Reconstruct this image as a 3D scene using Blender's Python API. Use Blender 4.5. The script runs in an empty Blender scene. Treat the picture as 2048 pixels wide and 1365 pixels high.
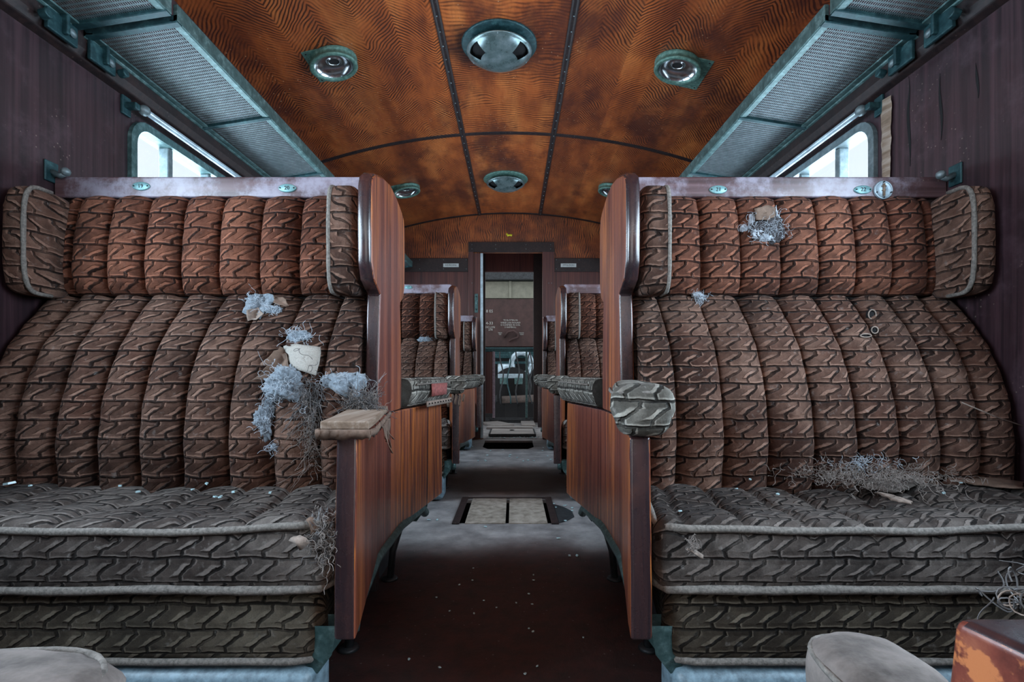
import bpy, bmesh, math, random
from mathutils import Vector, Matrix, noise
random.seed(7)
sc = bpy.context.scene
COL = sc.collection
PI = math.pi
F = 1022.0; CX = 0.038; CZ = 0.71; VX = 1027.0; VY = 745.0
def P(px, py, D): return Vector((CX+(px-VX)*D/F, D, CZ-(py-VY)*D/F))
# ------------------------------------------------------------------ helpers
def prop(o, label=None, cat=None, group=None, kind=None):
    if label: o['label'] = label
    if cat: o['category'] = cat
    if group: o['group'] = group
    if kind: o['kind'] = kind
    return o
def empty(name, loc, label, cat, group=None):
    o = bpy.data.objects.new(name, None); COL.objects.link(o); o.location = loc
    o.empty_display_size = .1
    return prop(o, label, cat, group)
class MB:
    def __init__(s): s.v=[]; s.f=[]; s.uv=[]
    def quadgrid(s, rows, uvs=None, close=False):
        b=len(s.v); n=len(rows[0])
        for r in rows: s.v += [tuple(p) for p in r]
        for i in range(len(rows)-1):
            for j in range(n if close else n-1):
                k=(j+1)%n
                s.f.append((b+i*n+j,b+i*n+k,b+(i+1)*n+k,b+(i+1)*n+j))
                if uvs:
                    kk = j+1
                    s.uv.append((uvs[i][j],uvs[i][kk],uvs[i+1][kk],uvs[i+1][j]))
                else: s.uv.append(None)
        return b
    def face(s, pts, uv=None):
        b=len(s.v); s.v += [tuple(p) for p in pts]; s.f.append(tuple(range(b,b+len(pts)))); s.uv.append(uv)
    def box(s, x0,x1,y0,y1,z0,z1):
        b=len(s.v)
        s.v += [(x,y,z) for z in (z0,z1) for y in (y0,y1) for x in (x0,x1)]
        for q in ((0,2,3,1),(4,5,7,6),(0,1,5,4),(2,6,7,3),(0,4,6,2),(1,3,7,5)):
            s.f.append(tuple(b+i for i in q)); s.uv.append(None)
        return s
    def tube(s, pts, r, n=8, cap=True):
        pts=[Vector(p) for p in pts]; rows=[]
        up=None
        for i,p in enumerate(pts):
            d=(pts[min(i+1,len(pts)-1)]-pts[max(i-1,0)])
            if d.length<1e-9: d=Vector((0,0,1))
            d.normalize()
            if up is None:
                up=d.orthogonal().normalized()
            up=(up-d*up.dot(d))
            up = up.normalized() if up.length>1e-6 else d.orthogonal().normalized()
            w=d.cross(up); rr=r(i/(len(pts)-1)) if callable(r) else r
            rows.append([p+up*math.cos(a)*rr+w*math.sin(a)*rr for a in [2*PI*k/n for k in range(n)]])
        b=s.quadgrid(rows, close=True)
        if cap:
            s.f.append(tuple(b+k for k in range(n))); s.uv.append(None)
            e=b+(len(rows)-1)*n
            s.f.append(tuple(e+k for k in reversed(range(n)))); s.uv.append(None)
        return s
    def lathe(s, prof, c=(0,0,0), n=40, skip=None):
        rows=[[(c[0]+r*math.cos(2*PI*k/n),c[1]+r*math.sin(2*PI*k/n),c[2]+z) for k in range(n)] for r,z in prof]
        b=len(s.v)
        for r in rows: s.v+=r
        for i in range(len(rows)-1):
            for j in range(n):
                if skip and skip(i,j): continue
                k=(j+1)%n
                s.f.append((b+i*n+j,b+i*n+k,b+(i+1)*n+k,b+(i+1)*n+j)); s.uv.append(None)
        return s
    def build(s, name, mat, parent=None, smooth=True, bevel=0, seg=2, sub=0, fix=True, label=None, kind=None):
        me=bpy.data.meshes.new(name); me.from_pydata(s.v,[],s.f)
        if any(u for u in s.uv):
            l=me.uv_layers.new(name='UVMap'); li=0
            for fi,f in enumerate(s.f):
                for k in range(len(f)):
                    if s.uv[fi]: l.data[li].uv=s.uv[fi][k]
                    li+=1
        bm=bmesh.new(); bm.from_mesh(me)
        bmesh.ops.remove_doubles(bm, verts=bm.verts, dist=1e-6)
        if fix: bmesh.ops.recalc_face_normals(bm, faces=bm.faces)
        bm.to_mesh(me); bm.free()
        if smooth: me.polygons.foreach_set('use_smooth',[True]*len(me.polygons))
        me.materials.append(mat)
        o=bpy.data.objects.new(name, me); COL.objects.link(o)
        if parent is not None:
            o.parent=parent
            o.location = -parent_world(parent)
        if bevel:
            m=o.modifiers.new('b','BEVEL'); m.width=bevel; m.segments=seg; m.limit_method='ANGLE'; m.angle_limit=math.radians(35)
            m.harden_normals=False
            if smooth: o.modifiers.new('w','WEIGHTED_NORMAL')
        if label: o['label']=label
        if kind: o['kind']=kind
        return o
def parent_world(p):
    v=Vector((0,0,0))
    while p is not None:
        v+=p.location; p=p.parent
    return v
def nz(p, s=1.0, seed=0):
    return noise.noise(Vector((p[0]*s+seed*13.1,p[1]*s-seed*7.7,p[2]*s+seed*3.3)))
# ------------------------------------------------------------------ materials
class NT:
    def __init__(s, name):
        s.m=bpy.data.materials.new(name); s.m.use_nodes=True; s.n=s.m.node_tree; s.n.nodes.clear()
        s.out=s.n.nodes.new('ShaderNodeOutputMaterial'); s.b=s.n.nodes.new('ShaderNodeBsdfPrincipled')
        s.n.links.new(s.b.outputs[0], s.out.inputs[0])
        s.tc=s.n.nodes.new('ShaderNodeTexCoord')
    def node(s,t,**k):
        x=s.n.nodes.new(t)
        for a,b in k.items(): setattr(x,a,b)
        return x
    def L(s,a,b): s.n.links.new(a,b)
    def put(s,inp,v):
        if isinstance(v,bpy.types.NodeSocket): s.L(v,inp)
        elif isinstance(v,(tuple,list)): inp.default_value = tuple(v)+((1,) if len(v)==3 and inp.type=='RGBA' else ())
        else: inp.default_value=v
    def M(s,op,a,b=0.0,c=0.0,clamp=False):
        x=s.node('ShaderNodeMath',operation=op,use_clamp=clamp)
        s.put(x.inputs[0],a); s.put(x.inputs[1],b); s.put(x.inputs[2],c); return x.outputs[0]
    def map(s,vec,scale=(1,1,1),loc=(0,0,0),rot=(0,0,0)):
        x=s.node('ShaderNodeMapping'); s.L(vec,x.inputs[0]); x.inputs['Scale'].default_value=scale; x.inputs['Location'].default_value=loc; x.inputs['Rotation'].default_value=rot; return x.outputs[0]
    def noise(s,vec,scale=5,detail=4,rough=.55,dist=0):
        x=s.node('ShaderNodeTexNoise'); s.L(vec,x.inputs['Vector']); x.inputs['Scale'].default_value=scale; x.inputs['Detail'].default_value=detail
        x.inputs['Roughness'].default_value=rough; x.inputs['Distortion'].default_value=dist; return x.outputs['Fac']
    def vor(s,vec,scale=5,feature='F1'):
        x=s.node('ShaderNodeTexVoronoi',feature=feature); s.L(vec,x.inputs['Vector']); x.inputs['Scale'].default_value=scale; return x.outputs['Distance']
    def ramp(s,f,stops):
        x=s.node('ShaderNodeValToRGB'); s.put(x.inputs[0],f); e=x.color_ramp.elements
        while len(e)<len(stops): e.new(.5)
        for i,(p,c) in enumerate(stops): e[i].position=p; e[i].color=tuple(c)+(1,) if len(c)==3 else c
        return x.outputs[0]
    def sm(s,f,a,b):   # smoothstep a->b gives 0->1
        x=s.node('ShaderNodeMapRange',interpolation_type='SMOOTHSTEP'); s.put(x.inputs[0],f)
        x.inputs[1].default_value=a; x.inputs[2].default_value=b; x.inputs[3].default_value=0; x.inputs[4].default_value=1; return x.outputs[0]
    def mix(s,f,a,b,mode='MIX'):
        x=s.node('ShaderNodeMix',data_type='RGBA',blend_type=mode); s.put(x.inputs[0],f); s.put(x.inputs[6],a); s.put(x.inputs[7],b); return x.outputs[2]
    def bump(s,h,st=.3,d=.01,nrm=None):
        x=s.node('ShaderNodeBump'); s.put(x.inputs['Height'],h); x.inputs['Strength'].default_value=st; x.inputs['Distance'].default_value=d
        if nrm: s.L(nrm,x.inputs['Normal'])
        return x.outputs[0]
    def xyz(s,vec):
        x=s.node('ShaderNodeSeparateXYZ'); s.L(vec,x.inputs[0]); return x.outputs
    def comb(s,x,y,z=0.0):
        c=s.node('ShaderNodeCombineXYZ'); s.put(c.inputs[0],x); s.put(c.inputs[1],y); s.put(c.inputs[2],z); return c.outputs[0]
    def set(s,**k):
        names=dict(col='Base Color',rough='Roughness',metal='Metallic',nrm='Normal',coat='Coat Weight',coatr='Coat Roughness',sheen='Sheen Weight',sheenr='Sheen Roughness',spec='Specular IOR Level',alpha='Alpha',sheenc='Sheen Tint')
        for a,b in k.items(): s.put(s.b.inputs[names[a]],b)
        return s.m

def fabric(name, base, light, dark, bump=1.0, dusty=.25, seed=0):
    t=NT(name); uv=t.tc.outputs['UV']; ob=t.tc.outputs['Object']
    x,y,_=t.xyz(uv)
    wob=t.M('MULTIPLY',t.M('SUBTRACT',t.noise(ob,22,4,.6),.5),.55)
    wob2=t.M('MULTIPLY',t.M('SUBTRACT',t.noise(t.map(ob,loc=(3,1,2)),16,3,.6),.5),.30)
    u=t.M('ADD',t.M('DIVIDE',x,.051),wob); v=t.M('ADD',t.M('DIVIDE',y,.047),wob2)
    row=t.M('FLOOR',v); fv=t.M('FRACT',v)
    s=t.M('MULTIPLY',t.M('DIVIDE',t.M('SUBTRACT',.76,fv),.48,clamp=True),-.62)
    d=t.M('SUBTRACT',t.M('FRACT',t.M('ADD',t.M('SUBTRACT',t.M('SUBTRACT',u,s),t.M('MULTIPLY',row,.17)),.5)),.5)
    ad=t.M('ABSOLUTE',d)
    zn=t.M('MULTIPLY',t.sm(fv,.22,.34),t.M('SUBTRACT',1.0,t.sm(fv,.68,.80)))
    line=t.M('SUBTRACT',1.0,t.sm(t.M('SUBTRACT',ad,t.M('MULTIPLY',zn,.045)),.02,.085))
    e=t.M('MINIMUM',fv,t.M('SUBTRACT',1.0,fv))
    rl=t.M('SUBTRACT',1.0,t.sm(e,.015,.075))
    groove=t.M('MAXIMUM',line,rl)
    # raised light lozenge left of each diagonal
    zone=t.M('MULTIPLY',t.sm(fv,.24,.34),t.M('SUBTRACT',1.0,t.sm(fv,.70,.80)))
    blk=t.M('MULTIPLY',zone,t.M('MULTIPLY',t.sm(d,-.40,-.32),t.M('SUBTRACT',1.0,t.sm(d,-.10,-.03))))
    # highlight painted into the colour along the lip of each groove
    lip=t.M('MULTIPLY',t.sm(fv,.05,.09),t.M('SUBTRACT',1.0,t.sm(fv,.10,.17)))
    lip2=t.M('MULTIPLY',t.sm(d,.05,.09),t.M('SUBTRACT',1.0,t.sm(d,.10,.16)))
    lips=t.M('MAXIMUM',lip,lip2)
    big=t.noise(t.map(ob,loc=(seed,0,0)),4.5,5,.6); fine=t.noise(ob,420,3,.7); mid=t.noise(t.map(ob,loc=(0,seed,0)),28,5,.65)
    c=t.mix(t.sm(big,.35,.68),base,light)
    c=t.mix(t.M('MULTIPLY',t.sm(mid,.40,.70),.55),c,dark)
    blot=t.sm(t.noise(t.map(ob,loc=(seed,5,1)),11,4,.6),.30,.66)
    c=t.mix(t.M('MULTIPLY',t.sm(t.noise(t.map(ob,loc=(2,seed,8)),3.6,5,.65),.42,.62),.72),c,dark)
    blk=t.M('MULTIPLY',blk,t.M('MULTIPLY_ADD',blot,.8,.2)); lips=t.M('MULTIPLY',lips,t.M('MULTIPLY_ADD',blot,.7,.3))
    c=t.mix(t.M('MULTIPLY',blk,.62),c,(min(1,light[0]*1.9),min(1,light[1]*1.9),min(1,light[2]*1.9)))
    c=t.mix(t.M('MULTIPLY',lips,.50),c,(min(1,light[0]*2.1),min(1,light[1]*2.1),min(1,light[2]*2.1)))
    gv=t.M('MULTIPLY_ADD',t.sm(t.noise(t.map(ob,loc=(1,2,seed)),17,4,.6),.32,.60),.60,.32)
    c=t.mix(t.M('MULTIPLY',groove,gv),c,(dark[0]*.25,dark[1]*.25,dark[2]*.25))
    c=t.mix(t.M('MULTIPLY',t.sm(fine,.35,.75),.5),c,t.mix(1.0,c,(.45,.43,.42),'MULTIPLY'))
    c=t.mix(t.M('MULTIPLY',t.sm(t.noise(t.map(ob,loc=(9,seed,4)),60,3,.6),.60,.78),dusty),c,(.42,.40,.38))
    h=t.M('ADD',t.M('SUBTRACT',t.M('MULTIPLY',blk,.55),groove),t.M('MULTIPLY',d,.9))
    n1=t.bump(h,1.0*bump,.010)
    n2=t.bump(t.M('ADD',mid,t.M('MULTIPLY',fine,.3)),.6,.004,n1)
    return t.set(col=c,rough=.85,nrm=n2,sheen=.05,sheenr=.4,spec=.12)

def wood(name, cols, scale=(70,70,2.2), rough=.3, coat=.5, streak=None, bump=.15, wear=None, dust=0.0, axis='z', wt=.50):
    t=NT(name); ob=t.tc.outputs['Object']
    sx={'z':scale,'x':(scale[2],scale[1],scale[0]),'y':(scale[0],scale[2],scale[1])}[axis]
    g=t.noise(t.map(ob,sx),1,6,.6,.4); g2=t.noise(t.map(ob,tuple(a*.22 for a in sx)),1,3,.5)
    f=t.M('ADD',t.M('MULTIPLY',g,.75),t.M('MULTIPLY',g2,.35))
    c=t.ramp(f,[(.36,cols[0]),(.52,cols[1]),(.70,cols[2])])
    if streak:
        st=t.noise(t.map(ob,tuple(a*1.7 for a in sx),loc=(5,5,5)),1,4,.6)
        area=t.noise(t.map(ob,(3.5,3.5,1.0)),1,3,.5)
        c=t.mix(t.M('MULTIPLY',t.sm(st,.50,.58),t.sm(area,.43,.56)),c,streak)
    if wear:
        w=t.noise(ob,6,7,.7); c=t.mix(t.M('MULTIPLY',t.sm(w,wt,wt+.2),wear[1]),c,wear[0])
    if dust:
        w=t.M('SUBTRACT',1.0,t.sm(t.vor(ob,55),.07,.16)); k=t.sm(t.noise(ob,3,2),.5,.62)
        c=t.mix(t.M('MULTIPLY',t.M('MULTIPLY',w,k),dust),c,(.5,.4,.32))
    n=t.bump(t.M('ADD',g,t.M('MULTIPLY',t.noise(ob,90,4),.4)),bump,.003)
    rr=t.M('ADD',rough,t.M('MULTIPLY',t.noise(ob,20,5,.7),.22))
    return t.set(col=c,rough=rr,coat=coat,coatr=.22,nrm=n)

def ceil_mat(name, mirror=True, tint=1.0):
    t=NT(name); ob=t.tc.outputs['Object']; x,y,z=t.xyz(ob)
    if mirror:
        k=t.M('PINGPONG',t.M('ADD',x,.035),.165)      # book matched leaves along the coach
        lead=t.M('ADD',y,t.M('MULTIPLY',k,1.15))
        phase=t.M('ADD',t.M('MULTIPLY',lead,265.0),t.M('MULTIPLY',t.M('SUBTRACT',t.noise(t.map(ob,(5,5,5)),1,2,.5),.5),34.0))
        leaf=t.M('FLOOR',t.M('DIVIDE',t.M('ADD',x,.035),.165))
    else:
        phase=t.M('ADD',t.M('MULTIPLY',y,260.0),t.M('MULTIPLY',t.M('SUBTRACT',t.noise(t.map(ob,(3.2,3.2,3)),1,2,.5),.5),60.0))
        leaf=t.M('FLOOR',t.M('DIVIDE',y,.42))
    st=t.M('MULTIPLY_ADD',t.M('SINE',phase),.5,.5)
    amp=t.sm(t.noise(t.map(ob,(6,3.5,5),loc=(2,2,2)),1,5,.6),.36,.58)
    fine=t.noise(t.map(ob,(180,14,100)),1,3,.6)
    wn=t.node('ShaderNodeTexWhiteNoise',noise_dimensions='1D'); t.L(leaf,wn.inputs['W'])
    base=t.ramp(t.noise(t.map(ob,(6,1.2,6)),1,4,.6),[(.3,(.24*tint,.052*tint,.014*tint)),(.5,(.47*tint,.115*tint,.026*tint)),(.72,(.70*tint,.22*tint,.055*tint))])
    base=t.mix(t.M('MULTIPLY',wn.outputs[0],.42),base,(.10,.022,.010))
    c=t.mix(t.M('MULTIPLY',t.M('MULTIPLY',t.sm(st,.40,.75),t.M('MULTIPLY_ADD',amp,.75,.25)),.90 if mirror else .68),base,(.030,.007,.004))
    c=t.mix(t.M('MULTIPLY',t.sm(fine,.5,.8),.30),c,t.mix(1.0,c,(.35,.3,.3),'MULTIPLY'))
    dirt=t.sm(t.noise(t.map(ob,(2.2,1.4,1.6),loc=(4,1,0)),1,6,.68),.46,.66)
    c=t.mix(t.M('MULTIPLY',dirt,.8),c,(.055,.012,.009))
    if not mirror:   # soot stain beside the near ventilator
        dx=t.M('ADD',x,.19); dy=t.M('SUBTRACT',y,2.64)
        r2=t.M('SQRT',t.M('ADD',t.M('MULTIPLY',dx,dx),t.M('MULTIPLY',t.M('MULTIPLY',dy,dy),.6)))
        r2=t.M('ADD',r2,t.M('MULTIPLY',t.M('SUBTRACT',t.noise(ob,9,4,.6),.5),.16))
        c=t.mix(t.M('MULTIPLY',t.M('SUBTRACT',1.0,t.sm(r2,.06,.17)),.85),c,(.012,.004,.006))
    sp=t.M('SUBTRACT',1.0,t.sm(t.vor(ob,34),.05,.15)); k2=t.sm(t.noise(t.map(ob,loc=(7,3,1)),2.2,3),.46,.60)
    c=t.mix(t.M('MULTIPLY',t.M('MULTIPLY',sp,k2),.8),c,(.62,.36,.20))
    n=t.bump(t.noise(ob,110,4,.6),.15,.002)
    return t.set(col=c,rough=t.M('ADD',.28,t.M('MULTIPLY',t.noise(ob,30,4,.7),.3)),coat=.35,coatr=.25,nrm=n)

def metal(name, c1, c2, c3, rough=.4, met=.5, scale=40):
    t=NT(name); ob=t.tc.outputs['Object']
    n=t.noise(ob,scale,6,.7)
    c=t.ramp(n,[(.3,c1),(.52,c2),(.72,c3)])
    return t.set(col=c,rough=t.M('ADD',rough-.1,t.M('MULTIPLY',n,.3)),metal=met,nrm=t.bump(n,.25,.002))
def plain(name, c, rough=.6, met=0.0, var=.35, scale=30, bump=.2, **k):
    t=NT(name); ob=t.tc.outputs['Object']; n=t.noise(ob,scale,5,.65)
    col=t.ramp(n,[(.3,tuple(a*(1-var) for a in c)),(.7,tuple(min(1,a*(1+var)) for a in c))])
    return t.set(col=col,rough=rough,metal=met,nrm=t.bump(n,bump,.003),**k)

FAB = {
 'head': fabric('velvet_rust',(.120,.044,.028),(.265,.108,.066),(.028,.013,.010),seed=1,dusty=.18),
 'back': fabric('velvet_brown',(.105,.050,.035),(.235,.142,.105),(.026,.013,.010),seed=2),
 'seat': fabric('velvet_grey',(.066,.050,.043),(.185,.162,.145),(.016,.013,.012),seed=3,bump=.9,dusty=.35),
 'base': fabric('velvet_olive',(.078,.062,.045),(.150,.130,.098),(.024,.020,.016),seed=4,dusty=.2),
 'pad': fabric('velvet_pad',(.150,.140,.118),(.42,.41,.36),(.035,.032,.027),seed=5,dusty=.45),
}
W_PANEL=wood('varnished_panel_wood',[(.018,.004,.005),(.120,.028,.019),(.32,.095,.048)],scale=(120,120,1.2),rough=.30,coat=.22,streak=(.55,.17,.035),dust=.15)
W_EDGE=wood('dark_edge_wood',[(.012,.010,.014),(.030,.018,.022),(.060,.028,.028)],scale=(60,60,3),rough=.16,coat=.9,wear=((.17,.06,.035),.25))
W_RAIL=wood('worn_rail_wood',[(.045,.018,.020),(.100,.050,.055),(.17,.10,.11)],scale=(60,60,2.0),rough=.3,coat=.45,axis='x',wear=((.36,.34,.42),.85),dust=.5,wt=.42)
W_WALL=wood('dark_wall_wood',[(.008,.004,.006),(.022,.010,.014),(.055,.025,.032)],scale=(55,55,1.3),rough=.34,coat=.35,wear=((.085,.050,.062),.55),dust=.3)
W_RED=wood('red_bulkhead_wood',[(.028,.008,.009),(.070,.019,.018),(.115,.034,.026)],scale=(70,70,1.6),rough=.35,coat=.3)
W_DARK=wood('dark_trim_wood',[(.006,.004,.005),(.014,.008,.009),(.03,.015,.014)],scale=(50,50,50),rough=.4,coat=.1,dust=.25)
W_PLANK=wood('bare_plank_wood',[(.12,.10,.08),(.25,.22,.18),(.38,.34,.29)],scale=(26,26,26),rough=.8,coat=0,axis='y',bump=.4)
W_GREY=wood('weathered_plank_wood',[(.09,.08,.075),(.22,.205,.195),(.40,.37,.34)],scale=(60,60,4),rough=.8,coat=0,axis='x',bump=.4)
W_BARE=wood('bare_armrest_wood',[(.13,.085,.055),(.24,.17,.12),(.40,.33,.27)],scale=(60,60,3),rough=.65,coat=0,axis='y')
C_SIDE=ceil_mat('figured_veneer_chevron',True); C_MID=ceil_mat('figured_veneer_cross',False,1.15)
C_END=ceil_mat('figured_veneer_bulkhead',True,.75)
TEAL=metal('verdigris_metal',(.035,.085,.085),(.085,.165,.165),(.22,.36,.36),.42,.45)
TEALD=metal('dark_teal_metal',(.010,.035,.042),(.022,.070,.080),(.06,.15,.16),.4,.4)
TEALG=metal('green_patina_metal',(.06,.13,.11),(.12,.25,.21),(.25,.42,.36),.45,.35,60)
NET=metal('rack_mesh_metal',(.10,.14,.15),(.17,.225,.24),(.28,.35,.37),.42,.4)
DOME=metal('vent_dome_metal',(.09,.15,.15),(.20,.28,.29),(.36,.44,.48),.25,.6,14)
CHROME=plain('chrome_reflector',(.62,.66,.70),rough=.2,met=1.0,var=.1,bump=.05)
BLACK=plain('black_cavity',(.006,.006,.007),rough=.9)
ENAMEL=metal('teal_enamel_plate',(.12,.27,.29),(.20,.40,.42),(.34,.55,.56),.35,.3,80)
INK=plain('dark_ink',(.02,.03,.035),rough=.6)
PIPE=plain('grey_piping_cord',(.20,.185,.165),rough=.9,scale=160,var=.5,bump=.6)
WOOL=plain('grey_blue_wadding',(.22,.27,.315),rough=1,scale=130,var=.55,bump=1.0,sheen=.3)
WOOLS=plain('pale_wadding_fibre',(.50,.56,.62),rough=.9,scale=60)
HAIR=plain('dark_horsehair',(.11,.105,.105),rough=.6,scale=50,var=.6)
HAIRL=plain('pale_horsehair',(.27,.235,.21),rough=.7,scale=50,var=.6)
CLOTH=plain('bare_linen_backing',(.40,.38,.34),rough=.95,scale=260,var=.2,bump=.5)
LEATH=plain('torn_brown_backing',(.17,.115,.085),rough=.9,scale=45,var=.45,bump=.5)
TAPE=plain('pale_webbing',(.30,.24,.20),rough=.9,scale=80,var=.4)
GLASSB=plain('broken_glass',(.50,.72,.76),rough=.12,var=.2,bump=.1,spec=.8)
WHITE=plain('pale_label',(.50,.53,.52),rough=.6,var=.1)
PAINTB=plain('pale_blue_enamel',(.20,.30,.36),rough=.4,var=.5,scale=50)
WAG=plain('brown_wagon_paint',(.050,.024,.022),rough=.7,scale=8,var=.35)
CREAM=plain('cream_panel',(.19,.19,.15),rough=.7,var=.2,scale=10)
LETTER=plain('white_lettering',(.42,.42,.40),rough=.8,var=.1)
STEEL=plain('pale_steel',(.45,.58,.66),rough=.35,met=.4,var=.4,scale=12)
IRON=plain('dark_iron',(.030,.034,.038),rough=.5,met=.3,var=.5)
REDT=plain('red_paper_tag',(.34,.10,.09),rough=.8,var=.5,scale=90)
YEL=plain('yellow_sticker',(.75,.70,.03),rough=.6,var=.1)
def glass():
    m=bpy.data.materials.new('window_glass'); m.use_nodes=True; n=m.node_tree; n.nodes.clear()
    o=n.nodes.new('ShaderNodeOutputMaterial'); t=n.nodes.new('ShaderNodeBsdfTransparent'); g=n.nodes.new('ShaderNodeBsdfGlossy'); g.inputs['Roughness'].default_value=.05
    x=n.nodes.new('ShaderNodeMixShader'); x.inputs[0].default_value=.06; n.links.new(t.outputs[0],x.inputs[1]); n.links.new(g.outputs[0],x.inputs[2]); n.links.new(x.outputs[0],o.inputs[0])
    t.inputs[0].default_value=(.93,.97,1,1); return m
GLASS=glass()
def floor_mat():
    t=NT('dusty_linoleum'); ob=t.tc.outputs['Object']; x,y,z=t.xyz(ob)
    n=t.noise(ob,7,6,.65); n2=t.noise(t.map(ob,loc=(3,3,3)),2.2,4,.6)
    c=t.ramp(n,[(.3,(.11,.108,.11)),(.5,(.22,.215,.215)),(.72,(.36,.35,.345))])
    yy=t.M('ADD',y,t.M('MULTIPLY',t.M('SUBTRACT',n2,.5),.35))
    # two darker bands across the aisle, dark red near and brown farther on
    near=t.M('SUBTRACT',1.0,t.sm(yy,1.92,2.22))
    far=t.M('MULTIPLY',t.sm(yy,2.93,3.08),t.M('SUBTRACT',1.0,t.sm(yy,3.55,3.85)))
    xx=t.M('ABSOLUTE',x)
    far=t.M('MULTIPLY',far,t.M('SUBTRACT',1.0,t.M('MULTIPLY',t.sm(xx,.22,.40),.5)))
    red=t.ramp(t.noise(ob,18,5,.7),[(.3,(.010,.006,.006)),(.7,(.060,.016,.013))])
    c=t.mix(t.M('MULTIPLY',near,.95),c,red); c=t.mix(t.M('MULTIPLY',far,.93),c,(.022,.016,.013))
    sp=t.M('SUBTRACT',1.0,t.sm(t.vor(ob,30),.04,.10))
    c=t.mix(t.M('MULTIPLY',sp,.45),c,(.30,.30,.30))
    return t.set(col=c,rough=t.M('ADD',.45,t.M('MULTIPLY',n,.3)),nrm=t.bump(t.noise(ob,40,6,.7),.35,.006))
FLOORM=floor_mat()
# ------------------------------------------------------------------ 2D plates with holes
def plate(name, outer, holes, thick, mapf, mat, parent=None, label=None, kind=None, smooth=False, res=0):
    cu=bpy.data.curves.new('tmp','CURVE'); cu.dimensions='2D'; cu.fill_mode='BOTH'; cu.extrude=thick/2
    for poly in [outer]+holes:
        s=cu.splines.new('POLY'); s.points.add(len(poly)-1)
        for i,p in enumerate(poly): s.points[i].co=(p[0],p[1],0,1)
        s.use_cyclic_u=True
    ob=bpy.data.objects.new('tmp',cu); COL.objects.link(ob)
    dg=bpy.context.evaluated_depsgraph_get(); me=bpy.data.meshes.new_from_object(ob.evaluated_get(dg))
    bpy.data.objects.remove(ob); bpy.data.curves.remove(cu)
    b=MB(); b.v=[tuple(mapf(v.co.x,v.co.y,v.co.z)) for v in me.vertices]; b.f=[tuple(p.vertices) for p in me.polygons]; b.uv=[None]*len(b.f)
    bpy.data.meshes.remove(me)
    return b.build(name,mat,parent,smooth=smooth,label=label,kind=kind)
def rrect(x0,x1,y0,y1,r,n=6):
    pts=[]
    for cx,cy,a in ((x1-r,y0+r,-90),(x1-r,y1-r,0),(x0+r,y1-r,90),(x0+r,y0+r,180)):
        for k in range(n+1):
            t=math.radians(a+90*k/n); pts.append((cx+r*math.cos(t),cy+r*math.sin(t)))
    return pts
def struct(o,name=None): o['kind']='structure'; return o
# ------------------------------------------------------------------ shell
HW=1.31; YE=5.42; YB=-2.35
def zc(x): return 2.394-(4.30-math.sqrt(4.30**2-x*x))
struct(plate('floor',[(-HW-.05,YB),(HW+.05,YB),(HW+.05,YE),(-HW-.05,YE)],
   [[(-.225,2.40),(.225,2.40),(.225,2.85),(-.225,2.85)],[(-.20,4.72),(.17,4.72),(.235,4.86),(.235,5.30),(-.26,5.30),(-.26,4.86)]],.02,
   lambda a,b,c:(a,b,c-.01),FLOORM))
b=MB().box(-.5,.5,2.2,5.42,-.42,-.40); b.box(-.5,-.48,2.2,5.42,-.40,-.022); b.box(.48,.5,2.2,5.42,-.40,-.022); b.box(-.5,.5,2.18,2.2,-.42,-.022); b.box(-.5,.5,5.42,5.44,-.42,-.022)
struct(b.build('trim_1',BLACK,smooth=False))
WIN=[(-1.85,-.58),(-.14,1.14),(1.80,3.08),(3.63,4.91)]
for sg,nm in ((-1,'left'),(1,'right')):
    holes=[rrect(a,bb,.86,1.60,.07) for a,bb in WIN]
    struct(plate('wall_'+nm,[(YB,0),(YE,0),(YE,2.20),(YB,2.20)],holes,.05,lambda a,b,c:(sg*(HW+.025)+c,a,b),W_WALL))
# ceiling: centre strip and the two side panels, one shell
for i,(xa,xb,m) in enumerate(((-HW-.05,-.32,C_SIDE),(-.32,.32,C_MID),(.32,HW+.05,C_SIDE))):
    b=MB(); n=14
    rows=[[(xa+(xb-xa)*k/n,y,zc(xa+(xb-xa)*k/n)) for k in range(n+1)] for y in (YB,YE)]
    b.quadgrid(rows)
    rows=[[(xa+(xb-xa)*k/n,y,zc(xa+(xb-xa)*k/n)+.03) for k in range(n+1)] for y in (YB,YE)]
    b.quadgrid(rows)
    struct(b.build('ceiling' if i==0 else 'ceiling.%03d'%i,m))
def strip_pins(b,pts,step):
    acc=0
    for p,q in zip(pts[:-1],pts[1:]):
        p=Vector(p);q=Vector(q);L=(q-p).length
        while acc<L:
            c=p+(q-p)*(acc/L); b.lathe([(0.0001,-.004),(.003,-.003),(.004,0)],(c.x,c.y,c.z-.006),6); acc+=step
        acc-=L
for k,xs in enumerate((-.32,.32)):
    b=MB(); prof=[(-.019,0),(-.014,-.008),(0,-.011),(.014,-.008),(.019,0)]
    b.quadgrid([[(xs+a,y,zc(xs)+c) for a,c in prof] for y in (YB,YE)])
    struct(b.build('trim_%d'%(2+k),W_DARK))
    b=MB(); strip_pins(b,[(xs,YB,zc(xs)-.006),(xs,YE,zc(xs)-.006)],.11); o=struct(b.build('trim_%d'%(4+k),NET))
for k,yy in enumerate((-.07,1.76,3.59,YE-.02)):
    b=MB(); prof=[(-.019,0),(-.014,-.008),(0,-.010),(.014,-.008),(.019,0)]
    b.quadgrid([[(x,yy+a,zc(x)+c+.001) for a,c in prof] for x in [-HW+2*HW*i/30 for i in range(31)]])
    struct(b.build('trim_%d'%(6+k),W_DARK))
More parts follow.
